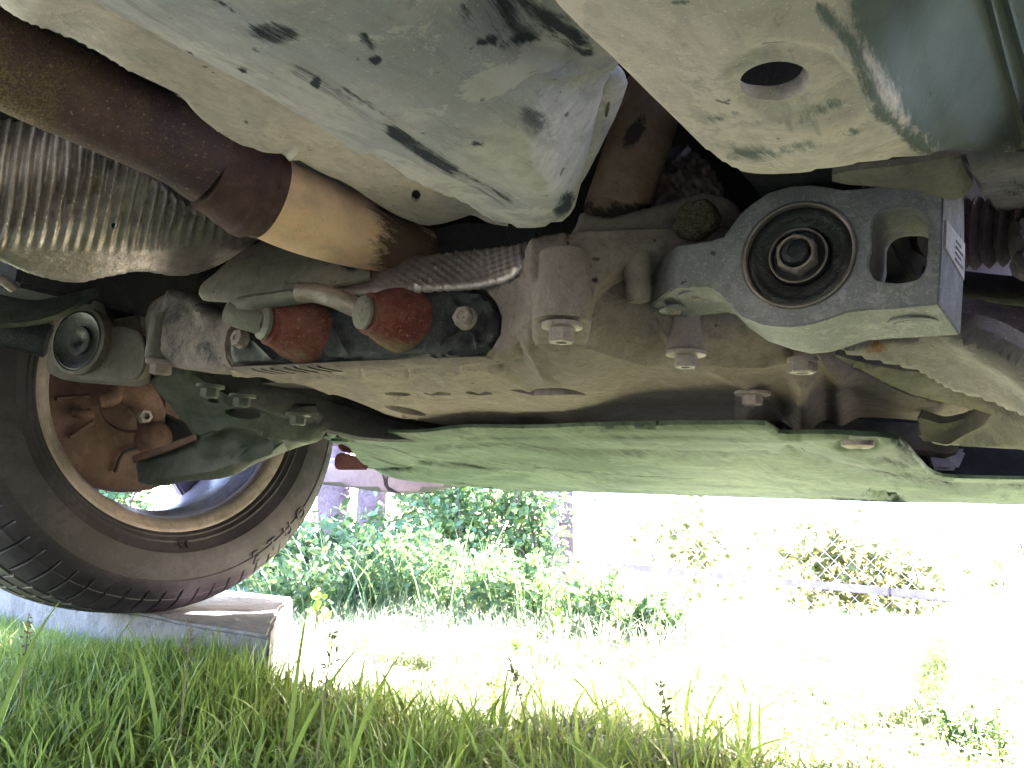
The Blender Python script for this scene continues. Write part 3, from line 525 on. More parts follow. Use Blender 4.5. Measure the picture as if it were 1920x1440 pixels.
# sawn-off stub on the arm
sc_ = P3(1302, 412, .520)
lathe('casting_stub', [(0, -.012), (.0145, -.012), (.0152, -.002), (.0140, .002), (.010, .0025), (0, .001)], sc_, -F * .95 - U * .2, 'fracture', sub, 28, 60, rfn=lambda t, j, r, h: (r * (1 + .08 * math.sin(2 * t + 1) + .05 * math.sin(5 * t) + .03 * math.sin(11 * t)), h + (.0012 * math.sin(7 * t + j * 2) if 0 < r < .0145 else 0)))
DN = -U
# bosses and bolts on the underside
lathe('bolt_boss', [(.0175, -.045), (.0195, -.02), (.0205, 0), (.0195, .004), (.016, .0045), (0, .0045)], P3(1054, 592, .525), DN, 'alu', sub, 40, 40)
bolt(1054, 607, .520, DN, .0098, .0135, sub)
lathe('bolt_boss', [(.0105, -.05), (.0105, -.02), (.0135, -.006), (.0155, 0), (.013, .002), (0, .002)], P3(1286, 655, .575), DN, 'alu', sub, 32, 40); bolt(1286, 660, .573, DN, .0088, .012, sub, flange=1.7)
bolt(1411, 735, .685, DN, .0090, .012, sub, flange=1.75)
bolt(1505, 672, .60, DN, .0110, .012, sub, flange=1.1); lathe('spacer_sleeve', [(.0145, -.06), (.0145, -.001), (.0135, 0), (0, 0)], P3(1505, 790, .80), DN, 'alu', sub, 32, 40); bolt(1505, 791, .795, DN, .006, .003, sub, flange=1.9)
bolt(1573, 735, .74, DN, .008, .010, sub, mat='alu', flange=1.5); bolt(1412, 792, .85, DN, .008, .006, sub, mat='alu', flange=1.3)
lathe('bolt_boss', [(.016, -.05), (.018, 0), (.015, .003), (0, .003)], P3(303, 672, .85), DN, 'far', sub, 30, 40); bolt(303, 677, .845, DN, .0115, .015, sub, mat='alu')
lathe('casting_knob', [(.010, -.03), (.0115, -.01), (.009, .006), (.010, .012), (.008, .020), (0, .022)], P3(1195, 515, .55), DN + .25 * F, 'alu', sub, 28, 50)
for px, py, Y in ((395, 722, .84), (455, 740, .88), (560, 775, .93)): bolt(px, py, Y, DN, .010, .014, sub, mat='armdark', flange=1.5)
sheet('subframe_front_beam', [(470, 715), (600, 745), (700, 775), (800, 800), (880, 808), (880, 822), (700, 822), (600, 800), (520, 770), (440, 740)], [(470, 715, .90), (880, 808, 1.05), (880, 822, 1.03), (600, 800, .98), (440, 740, .9)], 'dark', sub, 14, .01, 1, (8, .004), feats=[('e', 770, 772, 26, 12, 0, .01), ('e', 575, 778, 26, 14, 0, .012)])
lathe('bolt_boss', [(.016, -.03), (.016, 0), (.013, .003), (0, .003)], P3(770, 780, .97), DN, 'alu', sub, 24, 40)
sheet('subframe_cross_member', [(1400, 786), (1600, 780), (1720, 790), (1800, 800), (1800, 850), (1690, 835), (1560, 826), (1460, 822)], [(1400, 786, .92), (1720, 790, .92), (1800, 850, .88), (1460, 822, .92)], 'far', sub, 16, .01, 1, (8, .004), stain_shades=[('e', 1480, 805, 60, 12, 0, .8)], feats=[('e', 1680, 812, 50, 16, 0, .006)])
# ------------------------------------------------------------------ near control-arm bracket (thick casting with bushing and window)
def YFp(px, py, f): return PY(np.array(px, float), np.array(py, float), YF(f)(np.array(px, float), np.array(py, float)))
def plane_lu(p): d = np.asarray(p) - O; return np.stack([d @ L, d @ U], -1)
fr = np.array([(1268, 461), (1300, 458), (1335, 452), (1357, 444), (1372, 424), (1388, 402), (1407, 385), (1440, 362), (1481, 350), (1520, 347), (1552, 351), (1580, 357), (1622, 354), (1690, 345), (1769, 336),
               (1768, 400), (1765, 480), (1760, 570), (1722, 574), (1676, 578), (1625, 581), (1587, 586), (1552, 599), (1516, 609), (1481, 613), (1430, 609), (1391, 593), (1366, 568), (1350, 549), (1332, 538), (1300, 538), (1264, 540)], float)
bk = np.array([(1222, 492), (1290, 470), (1335, 462), (1357, 454), (1380, 430), (1395, 410), (1415, 395), (1450, 375), (1485, 366), (1520, 364), (1552, 368), (1580, 374), (1622, 376), (1700, 372), (1808, 366),
               (1808, 430), (1807, 520), (1801, 628), (1740, 632), (1680, 635), (1625, 639), (1592, 650), (1558, 661), (1520, 664), (1490, 657), (1440, 640), (1405, 615), (1382, 592), (1365, 586), (1330, 590), (1285, 596), (1219, 575)], float)
AF = YFp(fr[:, 0], fr[:, 1], 0.0); BF = YFp(bk[:, 0], bk[:, 1], 0.058)
bc = YFp(np.array([1495.]), np.array([478.]), 0.0)[0]; BR = .0345
th = np.linspace(0, 2 * np.pi, 48, endpoint=False); h1A = np.array([bc + L * math.cos(t) * BR + U * math.sin(t) * BR for t in th]); h1B = h1A + F * .058
wz = np.array([(1635, 423), (1640, 408), (1654, 394), (1676, 388), (1711, 387), (1732, 396), (1741, 412), (1740, 462), (1736, 504), (1722, 524), (1693, 531), (1658, 531), (1637, 522), (1629, 504), (1630, 486), (1635, 469), (1634, 444)], float)
wz = chaikin(wz, 1); h2A = YFp(wz[:, 0], wz[:, 1], 0.0); h2B = h2A + F * .058
VA = np.concatenate([AF, h1A, h2A]); VB = np.concatenate([BF, h1B, h2B]); P2 = plane_lu(VA); E_ = []; k = 0
for ln_ in (len(AF), len(h1A), len(h2A)): E_ += [(k + i, k + (i + 1) % ln_) for i in range(ln_)]; k += ln_
r = delaunay_2d_cdt([Vector(p) for p in P2.tolist()], E_, [], 0, 1e-7); vv = np.array([(v.x, v.y) for v in r[0]]); fc = np.array([f for f in r[2]]); cen = vv[fc].mean(1)
n1, n2 = len(AF), len(AF) + len(h1A); fc = fc[inside(cen, P2[:n1]) & ~inside(cen, P2[n1:n2]) & ~inside(cen, P2[n2:])]; NN = len(VA)
me = mesh('bracket', np.concatenate([VA, VB]), [tuple(f) for f in fc] + [tuple(f[::-1] + NN) for f in fc] + [(a, b, b + NN, a + NN) for a, b in E_])
bm = bmesh.new(); bm.from_mesh(me); bmesh.ops.recalc_face_normals(bm, faces=bm.faces)
es = [e for e in bm.edges if len(e.link_faces) == 2 and e.calc_face_angle(0) > .7]
bmesh.ops.bevel(bm, geom=es, offset=.0009, segments=2, affect='EDGES', clamp_overlap=True); bm.to_mesh(me); bm.free()
brk = link('control_arm_bracket', me, 'aluclean', car, 30); brk['label'] = 'grey cast bracket holding the big round bushing with a sticker on its side'
lathe('bushing_shell', [(BR - .0002, -.006), (BR - .0002, .0012), (BR - .0012, .002), (BR - .0022, .001), (BR - .0022, -.006)], bc, -F, 'steel', brk, 64, 40, closed=True)
lathe('bushing_rubber', [(BR - .0022, -.012), (BR - .0022, -.004), (BR - .005, -.0030), (BR - .0075, -.0040), (.0245, -.0046), (.021, -.0044), (.0190, -.0056), (.0180, -.012)], bc, -F, 'black', brk, 64, 50, closed=True)
lathe('bushing_inner_sleeve', [(.0183, -.012), (.0180, -.0015), (.0174, -.0005), (.0167, -.0012), (.0163, -.006), (0, -.0065)], bc, -F, 'blackplate', brk, 48, 35)
lathe('bushing_ring', [(.0166, -.0062), (.0166, -.0004), (.0172, .0002), (.0179, -.0004), (.0181, -.0062)], bc, -F, 'steel', brk, 48, 40, closed=True)
nb = lathe('nut', [(.0125, -.006), (.0125, .0045), (.0112, .0062), (.0098, .0062), (.0092, .0040), (.0090, 0), (0, 0)], bc, -F, 'bolt', brk, 48, 25, a0=.3, rfn=lambda t, j, r, h: ((r * .9 / max(math.cos(((t + math.pi / 6) % (math.pi / 3)) - math.pi / 6), .1) if j in (0, 1) else r), h))
lathe('bolt_end', [(.0088, .0), (.0088, .004), (.0072, .0085), (.004, .0100), (.0035, .0085), (0, .0085)], bc, -F, 'blackplate', brk, 32, 35)
# bolt tips and the drilled boss on the underside of the bracket
def ring_on(px, py, f, r0, r1, h, mat, nm, up=0.0):
    c = YFp(np.array([float(px)]), np.array([float(py)]), f)[0]; return lathe(nm, [(r0, 0), (r1, 0), (r1 * 1.0, h), (r1 * .96, h * 1.15), (r0 * 1.05, h * 1.15), (r0, h)], c, DN, mat, brk, 36, 40, closed=True), c
for (px, py, f) in ((1306, 553, .02), (1268, 581, .045)):
    o_, c_ = ring_on(px, py - 2, f, .0045, .0125, .0018, 'aluclean', 'washer'); lathe('stud_tip', [(.0044, -.002), (.0044, .0022), (.003, .0042), (0, .0045)], c_, DN, 'bolt', brk, 20, 40)
o_, c_ = ring_on(1710, 603, .03, .0105, .0145, .0012, 'aluclean', 'bolt_hole_rim'); lathe('bolt_hole', [(.0105, .0006), (.0105, .0011), (.0085, .0008), (0, -.0002)], c_, DN, 'clamp', brk, 32, 40)
SA = YFp(np.array([1772., 1808, 1806, 1768]), np.array([414., 473, 530, 467]), 0); 
sides = AF[14:18], BF[14:18]
def on_side(s, v): # s 0..1 front->back, v 0..1 top->bottom
    a = AF[14] * (1 - v) + AF[17] * v; b_ = BF[14] * (1 - v) + BF[17] * v; return a * (1 - s) + b_ * s
nS = np.cross(on_side(1, 0) - on_side(0, 0), on_side(0, 1) - on_side(0, 0)); nS /= np.linalg.norm(nS); nS *= np.sign(nS @ (CAM - on_side(0, 0)))
sq = [on_side(.08, .32), on_side(.97, .36), on_side(.97, .62), on_side(.08, .54)]
stk = block('sticker', [p + nS * .0016 for p in sq], [p + nS * .0002 for p in sq], 'sticker', brk, 0)
for i in range(4):
    v0 = .40 + .045 * i; ln2 = [on_side(.5, v0), on_side(.85 if i % 2 else .75, v0 + .012), on_side(.85 if i % 2 else .75, v0 + .027), on_side(.5, v0 + .015)]
    block('printed_line', [p + nS * .0021 for p in ln2], [p + nS * .0017 for p in ln2], 'arm', stk, 0)
# ------------------------------------------------------------------ far bracket
fo = [(84, 700), (90, 640), (100, 618), (122, 612), (135, 588), (150, 568), (172, 560), (190, 568), (199, 590), (205, 615), (225, 610), (268, 625), (274, 660), (272, 690), (262, 708), (240, 716), (190, 712), (130, 708)]
fo = [tuple(p) for p in chaikin(fo, 1)]
bo = [(x + 22, y + 10) for x, y in fo]
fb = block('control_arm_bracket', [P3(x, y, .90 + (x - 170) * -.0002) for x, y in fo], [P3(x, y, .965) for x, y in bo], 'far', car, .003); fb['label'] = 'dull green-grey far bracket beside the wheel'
c0 = P3(152, 640, .90); ax0 = -F * .95 + L * -.25
lathe('bushing_rubber', [(.036, -.02), (.037, .004), (.034, .006), (.028, .002), (.018, .001), (.017, .004), (.010, .004), (0, -.002)], c0, ax0, 'black', fb, 48, 40)
lathe('bushing_shell', [(.037, -.01), (.041, -.01), (.041, .005), (.037, .006)], c0, ax0, 'far', fb, 48, 40, closed=True)
block('subframe_end_block', [P3(*p) for p in ((205, 600, .93), (262, 590, .93), (270, 640, .92), (212, 640, .92))], [P3(*p) for p in ((205, 600, 1.0), (262, 590, 1.0), (270, 640, .99), (212, 640, .99))], 'far', car, .004)
sheet('underbody_brace', [(-60, 540), (60, 560), (120, 548), (200, 528), (120, 580), (60, 598), (-60, 605)], [(-60, 560, .80), (200, 528, .86), (60, 598, .8)], 'armdark', car, 14, .006, 1, (10, .004))
tube('brake_line_clip', [P3(-10, 520, .82), P3(10, 528, .82), P3(26, 540, .83)], .006, 'bolt', car, 12)
tube('anti_roll_bar', [P3(-220, 560, .95), P3(0, 618, .97), P3(90, 640, .99)], .022, 'blackplate', car, 20)
sheet('dark_gap_panel', [(330, 690), (480, 700), (700, 760), (880, 808), (880, 822), (700, 824), (590, 816), (480, 790), (360, 760), (320, 720)], [(330, 690, 1.12), (880, 808, 1.16), (590, 816, 1.16), (360, 760, 1.14)], 'dark', car, 18, .006, 1, None)  # dark panel added behind the arm to hide a bright gap
# lower control arm to the wheel
la = [(262, 706), (275, 700), (300, 694), (345, 694), (362, 712), (400, 736), (470, 768), (560, 798), (606, 812), (600, 830), (540, 848), (470, 876), (440, 895), (400, 905), (345, 906), (300, 918), (262, 912), (250, 885), (250, 868), (320, 852), (368, 828), (340, 796), (310, 760), (285, 730)]
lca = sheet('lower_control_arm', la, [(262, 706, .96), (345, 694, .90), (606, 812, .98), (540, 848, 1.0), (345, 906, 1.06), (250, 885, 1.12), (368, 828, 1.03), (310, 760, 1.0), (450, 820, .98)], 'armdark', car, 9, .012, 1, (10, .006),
    feats=[('e', 455, 830, 55, 26, 10, -.012), ('r', [(300, 710), (370, 790), (390, 840)], 14, .008), ('r', [(400, 800), (500, 815), (590, 822)], 10, .006), ('r', [(260, 900), (400, 880), (520, 840)], 8, .005)], holes=[ell(455, 776, 34, 9, 8, 18), ell(400, 752, 12, 4, 8, 10)])
block('arm_edge_flange', [P3(*p) for p in ((246, 855, 1.09), (290, 842, 1.08), (368, 812, 1.0), (371, 826, 1.0), (310, 850, 1.07), (250, 870, 1.09))], [P3(x, y, Y + .012) for x, y, Y in ((246, 855, 1.09), (290, 842, 1.08), (368, 812, 1.0), (371, 826, 1.0), (310, 850, 1.07), (250, 870, 1.09))], 'knuckle', lca, .002)
# ------------------------------------------------------------------ pipes and foil above the near arm
def sooty(x, y, z):
    p = np.array([x, y, z]) - CAM; d = np.array([p[0], p[1] * ca + p[2] * sa, -p[1] * sa + p[2] * ca]); px = 960 + FPX * d[0] / d[1]; py = 720 - FPX * d[2] / d[1]
    a = math.hypot((px - 1190) / 20, 0) if False else 0
    e1 = 1.2 - (((px - 1185 + (py - 260) * .45) / 22) ** 2 + ((py - 250) / 50) ** 2) ** .5; e2 = (px - 1245 + (py - 300) * .5) / 40; e3 = (py - 372) / 14
    return float(np.clip(max(e1, e2, e3), 0, 1))
tube('downpipe', [P3(1262, 60, .60), P3(1225, 180, .59), P3(1190, 290, .585), P3(1150, 405, .58)], [.0255, .0255, .026, .025], 'sooty', car, 60, 16, stainfn=sooty)
def crinkle(px, py): return .0015 * np.sin(px / 3.1) * np.sin(py / 2.7) + .001 * np.sin(px / 5 + py / 6)
sheet('crinkled_foil_wrap', [(1190, 400), (1205, 340), (1240, 290), (1262, 265), (1290, 268), (1330, 300), (1345, 325), (1362, 360), (1350, 380), (1280, 380)], [(1190, 400, .60), (1262, 265, .64), (1345, 325, .62), (1350, 380, .60)], 'foil', car, 4, .003, 1, (6, .003), feats=[('f', crinkle), ('r', [(1215, 350), (1270, 325), (1330, 345)], 9, .004)], sharp=60)
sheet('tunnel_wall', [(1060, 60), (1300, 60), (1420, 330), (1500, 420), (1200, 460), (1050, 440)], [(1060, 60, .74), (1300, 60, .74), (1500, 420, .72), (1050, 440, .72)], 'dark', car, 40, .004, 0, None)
# ------------------------------------------------------------------ near control arm, bellows and tie rod on the right
carm = sheet('control_arm', [(1545, 664), (1575, 655), (1610, 640), (1700, 628), (1800, 622), (1850, 638), (1900, 665), (1960, 700), (2050, 760), (2050, 870), (1970, 820), (1915, 790), (1850, 762), (1760, 735), (1720, 704), (1650, 690)], [(1545, 664, .575), (1700, 628, .53), (1800, 622, .50), (2050, 760, .47), (2050, 870, .52), (1850, 762, .585), (1650, 690, .58)], 'arm', car, 10, .01, 1, (14, .007),
    stain_shades=[('e', 1640, 655, 30, 14, -10, .8), ('e', 1612, 665, 16, 8, 0, .5)], feats=[('r', [(1800, 640), (1900, 700), (2000, 770)], 16, .004)])
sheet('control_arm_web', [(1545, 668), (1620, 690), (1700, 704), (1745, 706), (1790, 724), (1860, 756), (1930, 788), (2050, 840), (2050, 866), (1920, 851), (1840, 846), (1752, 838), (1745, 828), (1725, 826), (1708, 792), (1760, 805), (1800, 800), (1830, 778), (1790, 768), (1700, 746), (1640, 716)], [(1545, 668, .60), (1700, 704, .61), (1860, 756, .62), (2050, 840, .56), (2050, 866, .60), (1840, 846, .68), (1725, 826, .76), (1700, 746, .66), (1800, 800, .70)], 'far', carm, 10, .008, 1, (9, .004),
    feats=[('r', [(1710, 800), (1760, 815), (1800, 806), (1840, 778)], 9, -.006), ('r', [(1715, 820), (1780, 828), (1850, 790)], 6, .004)])
bel = [P3(1770, 440, .56), P3(1840, 455, .54), P3(1930, 440, .52), P3(2010, 425, .51)]
NB = 9
pp = []; rr_ = []
for i in range(NB * 4 + 1):
    s = i / (NB * 4); a = np.array(bel[0]) * (1 - s) + np.array(bel[-1]) * s; pp.append(a); rr_.append((.0225, .0275, .0300, .0275)[i % 4] * (1 - .25 * s))
tube('rubber_bellows', pp, rr_, 'rubber', car, 44, raw=True, sharp=60)
tube('tie_rod_housing', [P3(1600, 560, .68), P3(1800, 600, .64), P3(1900, 615, .62), P3(2100, 640, .60)], [.020, .020, .0165, .0165], 'arm', car, 32)
tube('steering_rack', [P3(1560, 330, .70), P3(1700, 400, .70), P3(1780, 440, .60)], [.026, .026, .024], 'far', car, 28)
sheet('casting_lug', [(1900, 400), (1990, 400), (1990, 520), (1915, 500), (1905, 470), (1922, 462), (1905, 450)], [(1900, 400, .50), (1990, 400, .49), (1990, 520, .49)], 'rubber', car, 10, .02, 1, (8, .004))
tube('drive_shaft', [P3(1700, 520, .72), P3(1900, 545, .66), P3(2150, 560, .60)], [.013, .013, .013], 'dark', car, 16)
block('engine_mount_block', [P3(*p) for p in ((1735, 845, .95), (1800, 838, .95), (1812, 845, .95), (1795, 882, .95), (1745, 882, .95))], [P3(*p) for p in ((1735, 845, 1.05), (1800, 838, 1.05), (1812, 845, 1.05), (1795, 882, 1.05), (1745, 882, 1.05))], 'rubber', car, .004)
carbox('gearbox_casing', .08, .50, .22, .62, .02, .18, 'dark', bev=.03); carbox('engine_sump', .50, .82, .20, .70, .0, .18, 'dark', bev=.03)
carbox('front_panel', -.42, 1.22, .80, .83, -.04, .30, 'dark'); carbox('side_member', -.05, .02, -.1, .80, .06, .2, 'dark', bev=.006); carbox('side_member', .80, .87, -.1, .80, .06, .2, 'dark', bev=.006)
carbox('arch_liner_and_blocker', -.42, .12, .66, .69, -.105, .42, 'dark', bev=.006); carbox('added_wing_gap_panel', -.02, .02, .22, .60, -.02, .42, 'dark', bev=.006); carbox('tunnel_roof', .10, .75, -1.6, -.20, .115, .13, 'dark', bev=.006); carbox('arch_liner_and_blocker', .88, 1.22, .62, .66, -.02, .42, 'dark', bev=.006)  # near liner, wing and tunnel roof: dark panels added to close bright gaps
# ------------------------------------------------------------------ splash shield
so_ = [(592, 818), (620, 815), (660, 813), (720, 815), (790, 816), (850, 808), (880, 806), (1000, 808), (1100, 804), (1290, 802), (1432, 802), (1448, 810), (1462, 820), (1550, 819), (1640, 824), (1682, 830), (1705, 845), (1722, 868), (1745, 892), (1775, 903), (1850, 908), (2000, 911), (2300, 914), (2300, 960), (2000, 953), (1920, 951), (1760, 946), (1675, 946), (1560, 941), (1400, 936), (1200, 929), (1060, 924), (960, 924), (900, 917), (850, 913), (800, 907), (750, 903), (718, 893), (690, 882), (664, 858), (648, 838), (625, 833)]
sc2 = [q(592, 818, 'f', .34), q(700, 815, 'f', .28), q(880, 806, 'f', .24), q(1100, 804, 'f', .22), q(1432, 802, 'f', .20), q(1550, 819, 'f', .24), q(1700, 845, 'f', .30), q(1780, 903, 'f', .50), q(2300, 914, 'f', .55),
       q(690, 882, 'f', .72), q(750, 903, 'f', .80), q(900, 917, 'f', .88), q(1200, 929, 'f', .88), q(1560, 941, 'f', .88), q(2000, 953, 'f', .88), q(2300, 960, 'f', .88), q(1000, 860, 'f', .48), q(1400, 880, 'f', .52)]
shield = sheet('splash_shield', so_, sc2, 'plastic', car, step=5, thick=.004, rnd=1, edge=(5, .003), sharp=60,
    feats=[('r', [(640, 824), (780, 827), (860, 824), (960, 825), (1200, 824), (1500, 827)], 4, 0.0015), ('r', [(860, 832), (900, 838), (980, 836), (1010, 846), (1200, 848), (1400, 852), (1480, 848)], 6, -0.0027), ('r', [(650, 836), (700, 868), (740, 882), (800, 886)], 8, -0.0061), ('r', [(880, 866), (960, 874), (1060, 890), (1140, 905)], 7, 0.0023), ('r', [(950, 884), (1040, 900), (1140, 912)], 5, -0.0034), ('r', [(1240, 866), (1340, 872), (1440, 884), (1520, 900)], 6, 0.0027), ('r', [(790, 862), (900, 870)], 5, -0.0030), ('r', [(700, 884), (760, 888), (780, 884)], 5, -0.0053),
           ('r', [(1480, 850), (1560, 875), (1640, 900), (1760, 918), (1920, 920), (2200, 924)], 12, -0.0068), ('r', [(1560, 840), (1620, 862), (1680, 885), (1740, 903)], 5, 0.0030), ('r', [(1380, 856), (1460, 862), (1500, 880)], 6, -0.0030), ('r', [(1100, 900), (1400, 915), (1650, 930)], 4, 0.0023), ('r', [(1000, 916), (1300, 926), (1660, 940)], 3, -0.0038), ('e', 1608, 833, 44, 9, 0, -.006), ('e', 640, 826, 24, 5, 0, -.005),
           ('r', [(820, 880), (900, 900), (1000, 914)], 5, -0.0030), ('e', 1660, 932, 40, 8, 10, -.012)],
    stain_shades=[('l', [(820, 838), (880, 836), (960, 834), (1010, 842), (1200, 850), (1440, 852)], 12, .62), ('l', [(700, 834), (780, 852), (860, 862), (960, 868)], 6, .55), ('l', [(1000, 874), (1150, 890), (1300, 898)], 4, .7), ('l', [(860, 821), (1100, 819), (1300, 819), (1480, 830), (1508, 850)], 4, .6), ('l', [(1260, 906), (1400, 912), (1660, 932)], 4, .55), ('l', [(1440, 842), (1560, 870), (1680, 905)], 9, .5), ('l', [(780, 868), (900, 876), (1000, 882)], 9, .6), ('l', [(700, 862), (760, 880)], 9, .6), ('p', [(1520, 870), (1640, 905), (1760, 925), (2200, 935), (2200, 912), (1800, 908), (1700, 880)], 16, .7), ('e', 1700, 850, 40, 22, 40, .7), ('l', [(660, 820), (900, 826)], 7, .5), ('l', [(1560, 940), (1700, 946)], 6, .8), ('e', 1608, 835, 40, 9, 0, .5), ('l', [(1500, 845), (1508, 852)], 5, .9), ('l', [(1590, 868), (1660, 862), (1700, 875)], 14, .6), ('l', [(700, 884), (770, 888)], 5, .8), ('l', [(960, 922), (1100, 924), (1650, 944)], 3, .9), ('l', [(1640, 925), (1680, 938)], 8, .8), ('l', [(850, 905), (940, 918)], 4, .7), ('l', [(1380, 850), (1470, 856)], 5, .6)])  # dark strokes put groove and bend shade into the colour
def on_shield(px, py, dY=0): return P3(px, py, float(tps(sc2)(np.array([float(px)]), np.array([float(py)]))[0]) - dY)
lathe('push_clip', [(.014, -.002), (.014, .002), (.010, .004), (.004, .0045), (.0035, .003), (0, .003)], on_shield(1608, 832, .004), DN, 'bolt', shield, 28, 40)
lathe('push_clip', [(.014, -.002), (.014, .002), (.010, .004), (0, .0045)], on_shield(636, 826, .004), DN, 'plastic', shield, 28, 40)
# red-brown plastic air guide and the bumper corner behind the wheel
block('air_guide', [P3(x, y, 1.55) for x, y in ((628, 856), (636, 848), (672, 856), (692, 876), (690, 881), (632, 881), (627, 876))], [P3(x, y, 1.62) for x, y in ((628, 856), (636, 848), (672, 856), (692, 876), (690, 881), (632, 881), (627, 876))], 'redp', car, .004)
block('air_guide', [P3(x, y, 1.56) for x, y in ((632, 835), (640, 832), (672, 848), (668, 852), (640, 846))], [P3(x, y, 1.62) for x, y in ((632, 835), (640, 832), (672, 848), (668, 852), (640, 846))], 'redp', car, .002)
bp = [(560, 860), (900, 860), (900, 905), (800, 925), (752, 929), (735, 929), (640, 916), (560, 906)]
sheet('front_bumper', bp, [q(560, 880, 'f', .90), q(720, 880, 'f', .91), q(752, 925, 'f', .93), q(900, 880, 'f', .97)], 'body', car, 10, .02, 1, (12, .02), feats=[('r', [(722, 895), (724, 914), (745, 927)], 2.2, -.02)])
# ------------------------------------------------------------------ wheels
def make_wheel(Cw, nw, full=True, label=None):
    tprof = [(.203, -.004), (.212, .010), (.2155, .013), (.218, .0125), (.2225, .0155), (.2235, .0178), (.2255, .0180), (.2265, .0175), (.240, .0245), (.2415, .0262), (.2435, .0265), (.262, .0285), (.281, .0262), (.2825, .0275), (.284, .0272), (.296, .019), (.3065, .009), (.3085, .0055), (.310, .0055), (.3175, -.006), (.3235, -.019), (.3275, -.033), (.3285, -.036), (.3225, -.038), (.3225, -.044), (.3295, -.046), (.3305, -.075), (.3310, -.0775), (.3240, -.079), (.3240, -.087), (.3312, -.089), (.3315, -.110), (.3315, -.118), (.3250, -.120), (.3250, -.128), (.3312, -.130), (.3300, -.162), (.3230, -.164), (.3230, -.170), (.3270, -.172), (.320, -.192), (.308, -.206), (.29, -.222), (.26, -.226), (.23, -.215), (.205, -.2), (.195, -.1)]
    NT = 840
    def rf(t, j, r, h):
        i = int(round(t / (2 * math.pi) * NT)); ph = i % 12
        if 16 <= j <= 20 and ph == 0: r -= .0055
        if 24 <= j <= 25 and (i + j) % 12 == 6: r -= .006
        if 29 <= j <= 30 and (i + 2) % 12 == 6: r -= .006
        if 34 <= j <= 35 and (i + 1) % 12 == 6: r -= .006
        if 38 <= j <= 40 and ph == 0: r -= .0055
        return r, h
    wh = lathe('wheel', [(.06, -.165), (.06, -.15), (.05, -.148), (0, -.148)], Cw, nw, 'barrel', car, 40, 40)     # hub carries tyre, rim, spokes
    if label: wh['label'] = label
    lathe('tyre', tprof, Cw, nw, 'tyre', wh, NT, 28, rfn=rf, closed=True)
    lathe('rim', [(.2125, -.002), (.2135, .004), (.2120, .008), (.2070, .0085), (.2040, .0065), (.2000, .0055), (.1930, .0015), (.1885, -.006), (.1870, -.014)], Cw, nw, 'rim', wh, 128, 40, cap=False)
    lathe('rim_barrel', [(.2030, .003), (.1872, -.013), (.1850, -.030), (.176, -.045), (.175, -.10), (.178, -.15), (.186, -.18), (.196, -.195), (.202, -.198), (.200, -.20), (.190, -.19), (.180, -.16), (.177, -.10), (.180, -.05), (.200, -.02)], Cw, nw, 'barrel', wh, 128, 40, closed=True)
    ax, a, b = frame(nw)
    for k in range(5):
        t = math.radians(72 * k + 66); d = a * math.cos(t) + b * math.sin(t); e = -a * math.sin(t) + b * math.cos(t); c = np.array(Cw)
        A = [c + d * .045 - e * .022 - ax * .145, c + d * .045 + e * .022 - ax * .145, c + d * .115 + e * .020 - ax * .160, c + d * .182 + e * .034 - ax * .160, c + d * .182 - e * .034 - ax * .160, c + d * .115 - e * .020 - ax * .160]
        B = [p - ax * .022 for p in A]; block('spoke', A, B, 'barrel', wh, .004)
    return wh
CW = np.array([-.523, 1.2, .417]); NW = np.array([.80, -.60, .03]); NW /= np.linalg.norm(NW)
whl = make_wheel(CW, NW, label='front wheel standing on the concrete slab, inner side shown with wide pale rim')
def copy_part(o, par, off, flip):
    c = o.copy(); C.objects.link(c); c.parent = par; return c
def copy_wheel(l, f, side, z):
    """another wheel of the car: same meshes, moved by a rigid transform"""
    tgt = W(l, f, 0); tgt[2] = z; R = Matrix.Rotation(0 if side > 0 else math.pi, 4, 'Z')
    X = Matrix.Translation(V(tgt)) @ R @ Matrix.Translation(-V(CW)); c = whl.copy(); C.objects.link(c); c.parent = car; c.matrix_parent_inverse = Matrix.Translation(-CARLOC); c.matrix_basis = X
    for ch in list(whl.children): d = ch.copy(); C.objects.link(d); d.parent = c
    bc_ = bp_.copy(); C.objects.link(bc_); bc_.parent = car; bc_.matrix_parent_inverse = Matrix.Translation(-CARLOC); bc_.matrix_basis = X
    for k_ in ('label',):
        if k_ in c: del c[k_]
# brake and knuckle inside the wheel
bkc = CW - F * .035 + np.array([0, 0, .0])
ax, a_, b_ = frame(NW)
bp_ = lathe('brake_backplate', [(0, -.085), (.05, -.085), (.055, -.078), (.128, -.074), (.143, -.080), (.149, -.090), (.145, -.096), (.13, -.088), (0, -.10)], bkc, NW, 'brake', car, 64, 40, rfn=lambda t, j, r, h: (r * (1 + .012 * math.sin(3 * t)), h + .0012 * math.sin(5 * t)))
lathe('brake_disc', [(0, -.12), (.138, -.12), (.138, -.142), (0, -.142)], bkc, NW, 'dark', bp_, 64, 40)
def bw(px, py, dh):   # a point on the backplate plane
    d = rays(float(px), float(py)); pl = bkc + NW * (dh - .08); t = ((pl - CAM) @ NW) / (d @ NW); return CAM + d * t
for a1, a2 in (((105, 748), (165, 742)), ((130, 820), (175, 790)), ((150, 760), (150, 782))): tube('backplate_rib', [bw(*a1, .012), bw(*a2, .014)], .0035, 'brake', bp_, 10)
tube('abs_sensor', [bw(140, 772, .02), bw(158, 778, .03), bw(170, 775, .03)], .008, 'knuckle', bp_, 12)
tube('dust_groove', [bw(215, 885, .012), bw(232, 850, .012), bw(268, 838, .012)], .0025, 'dark', bp_, 8)
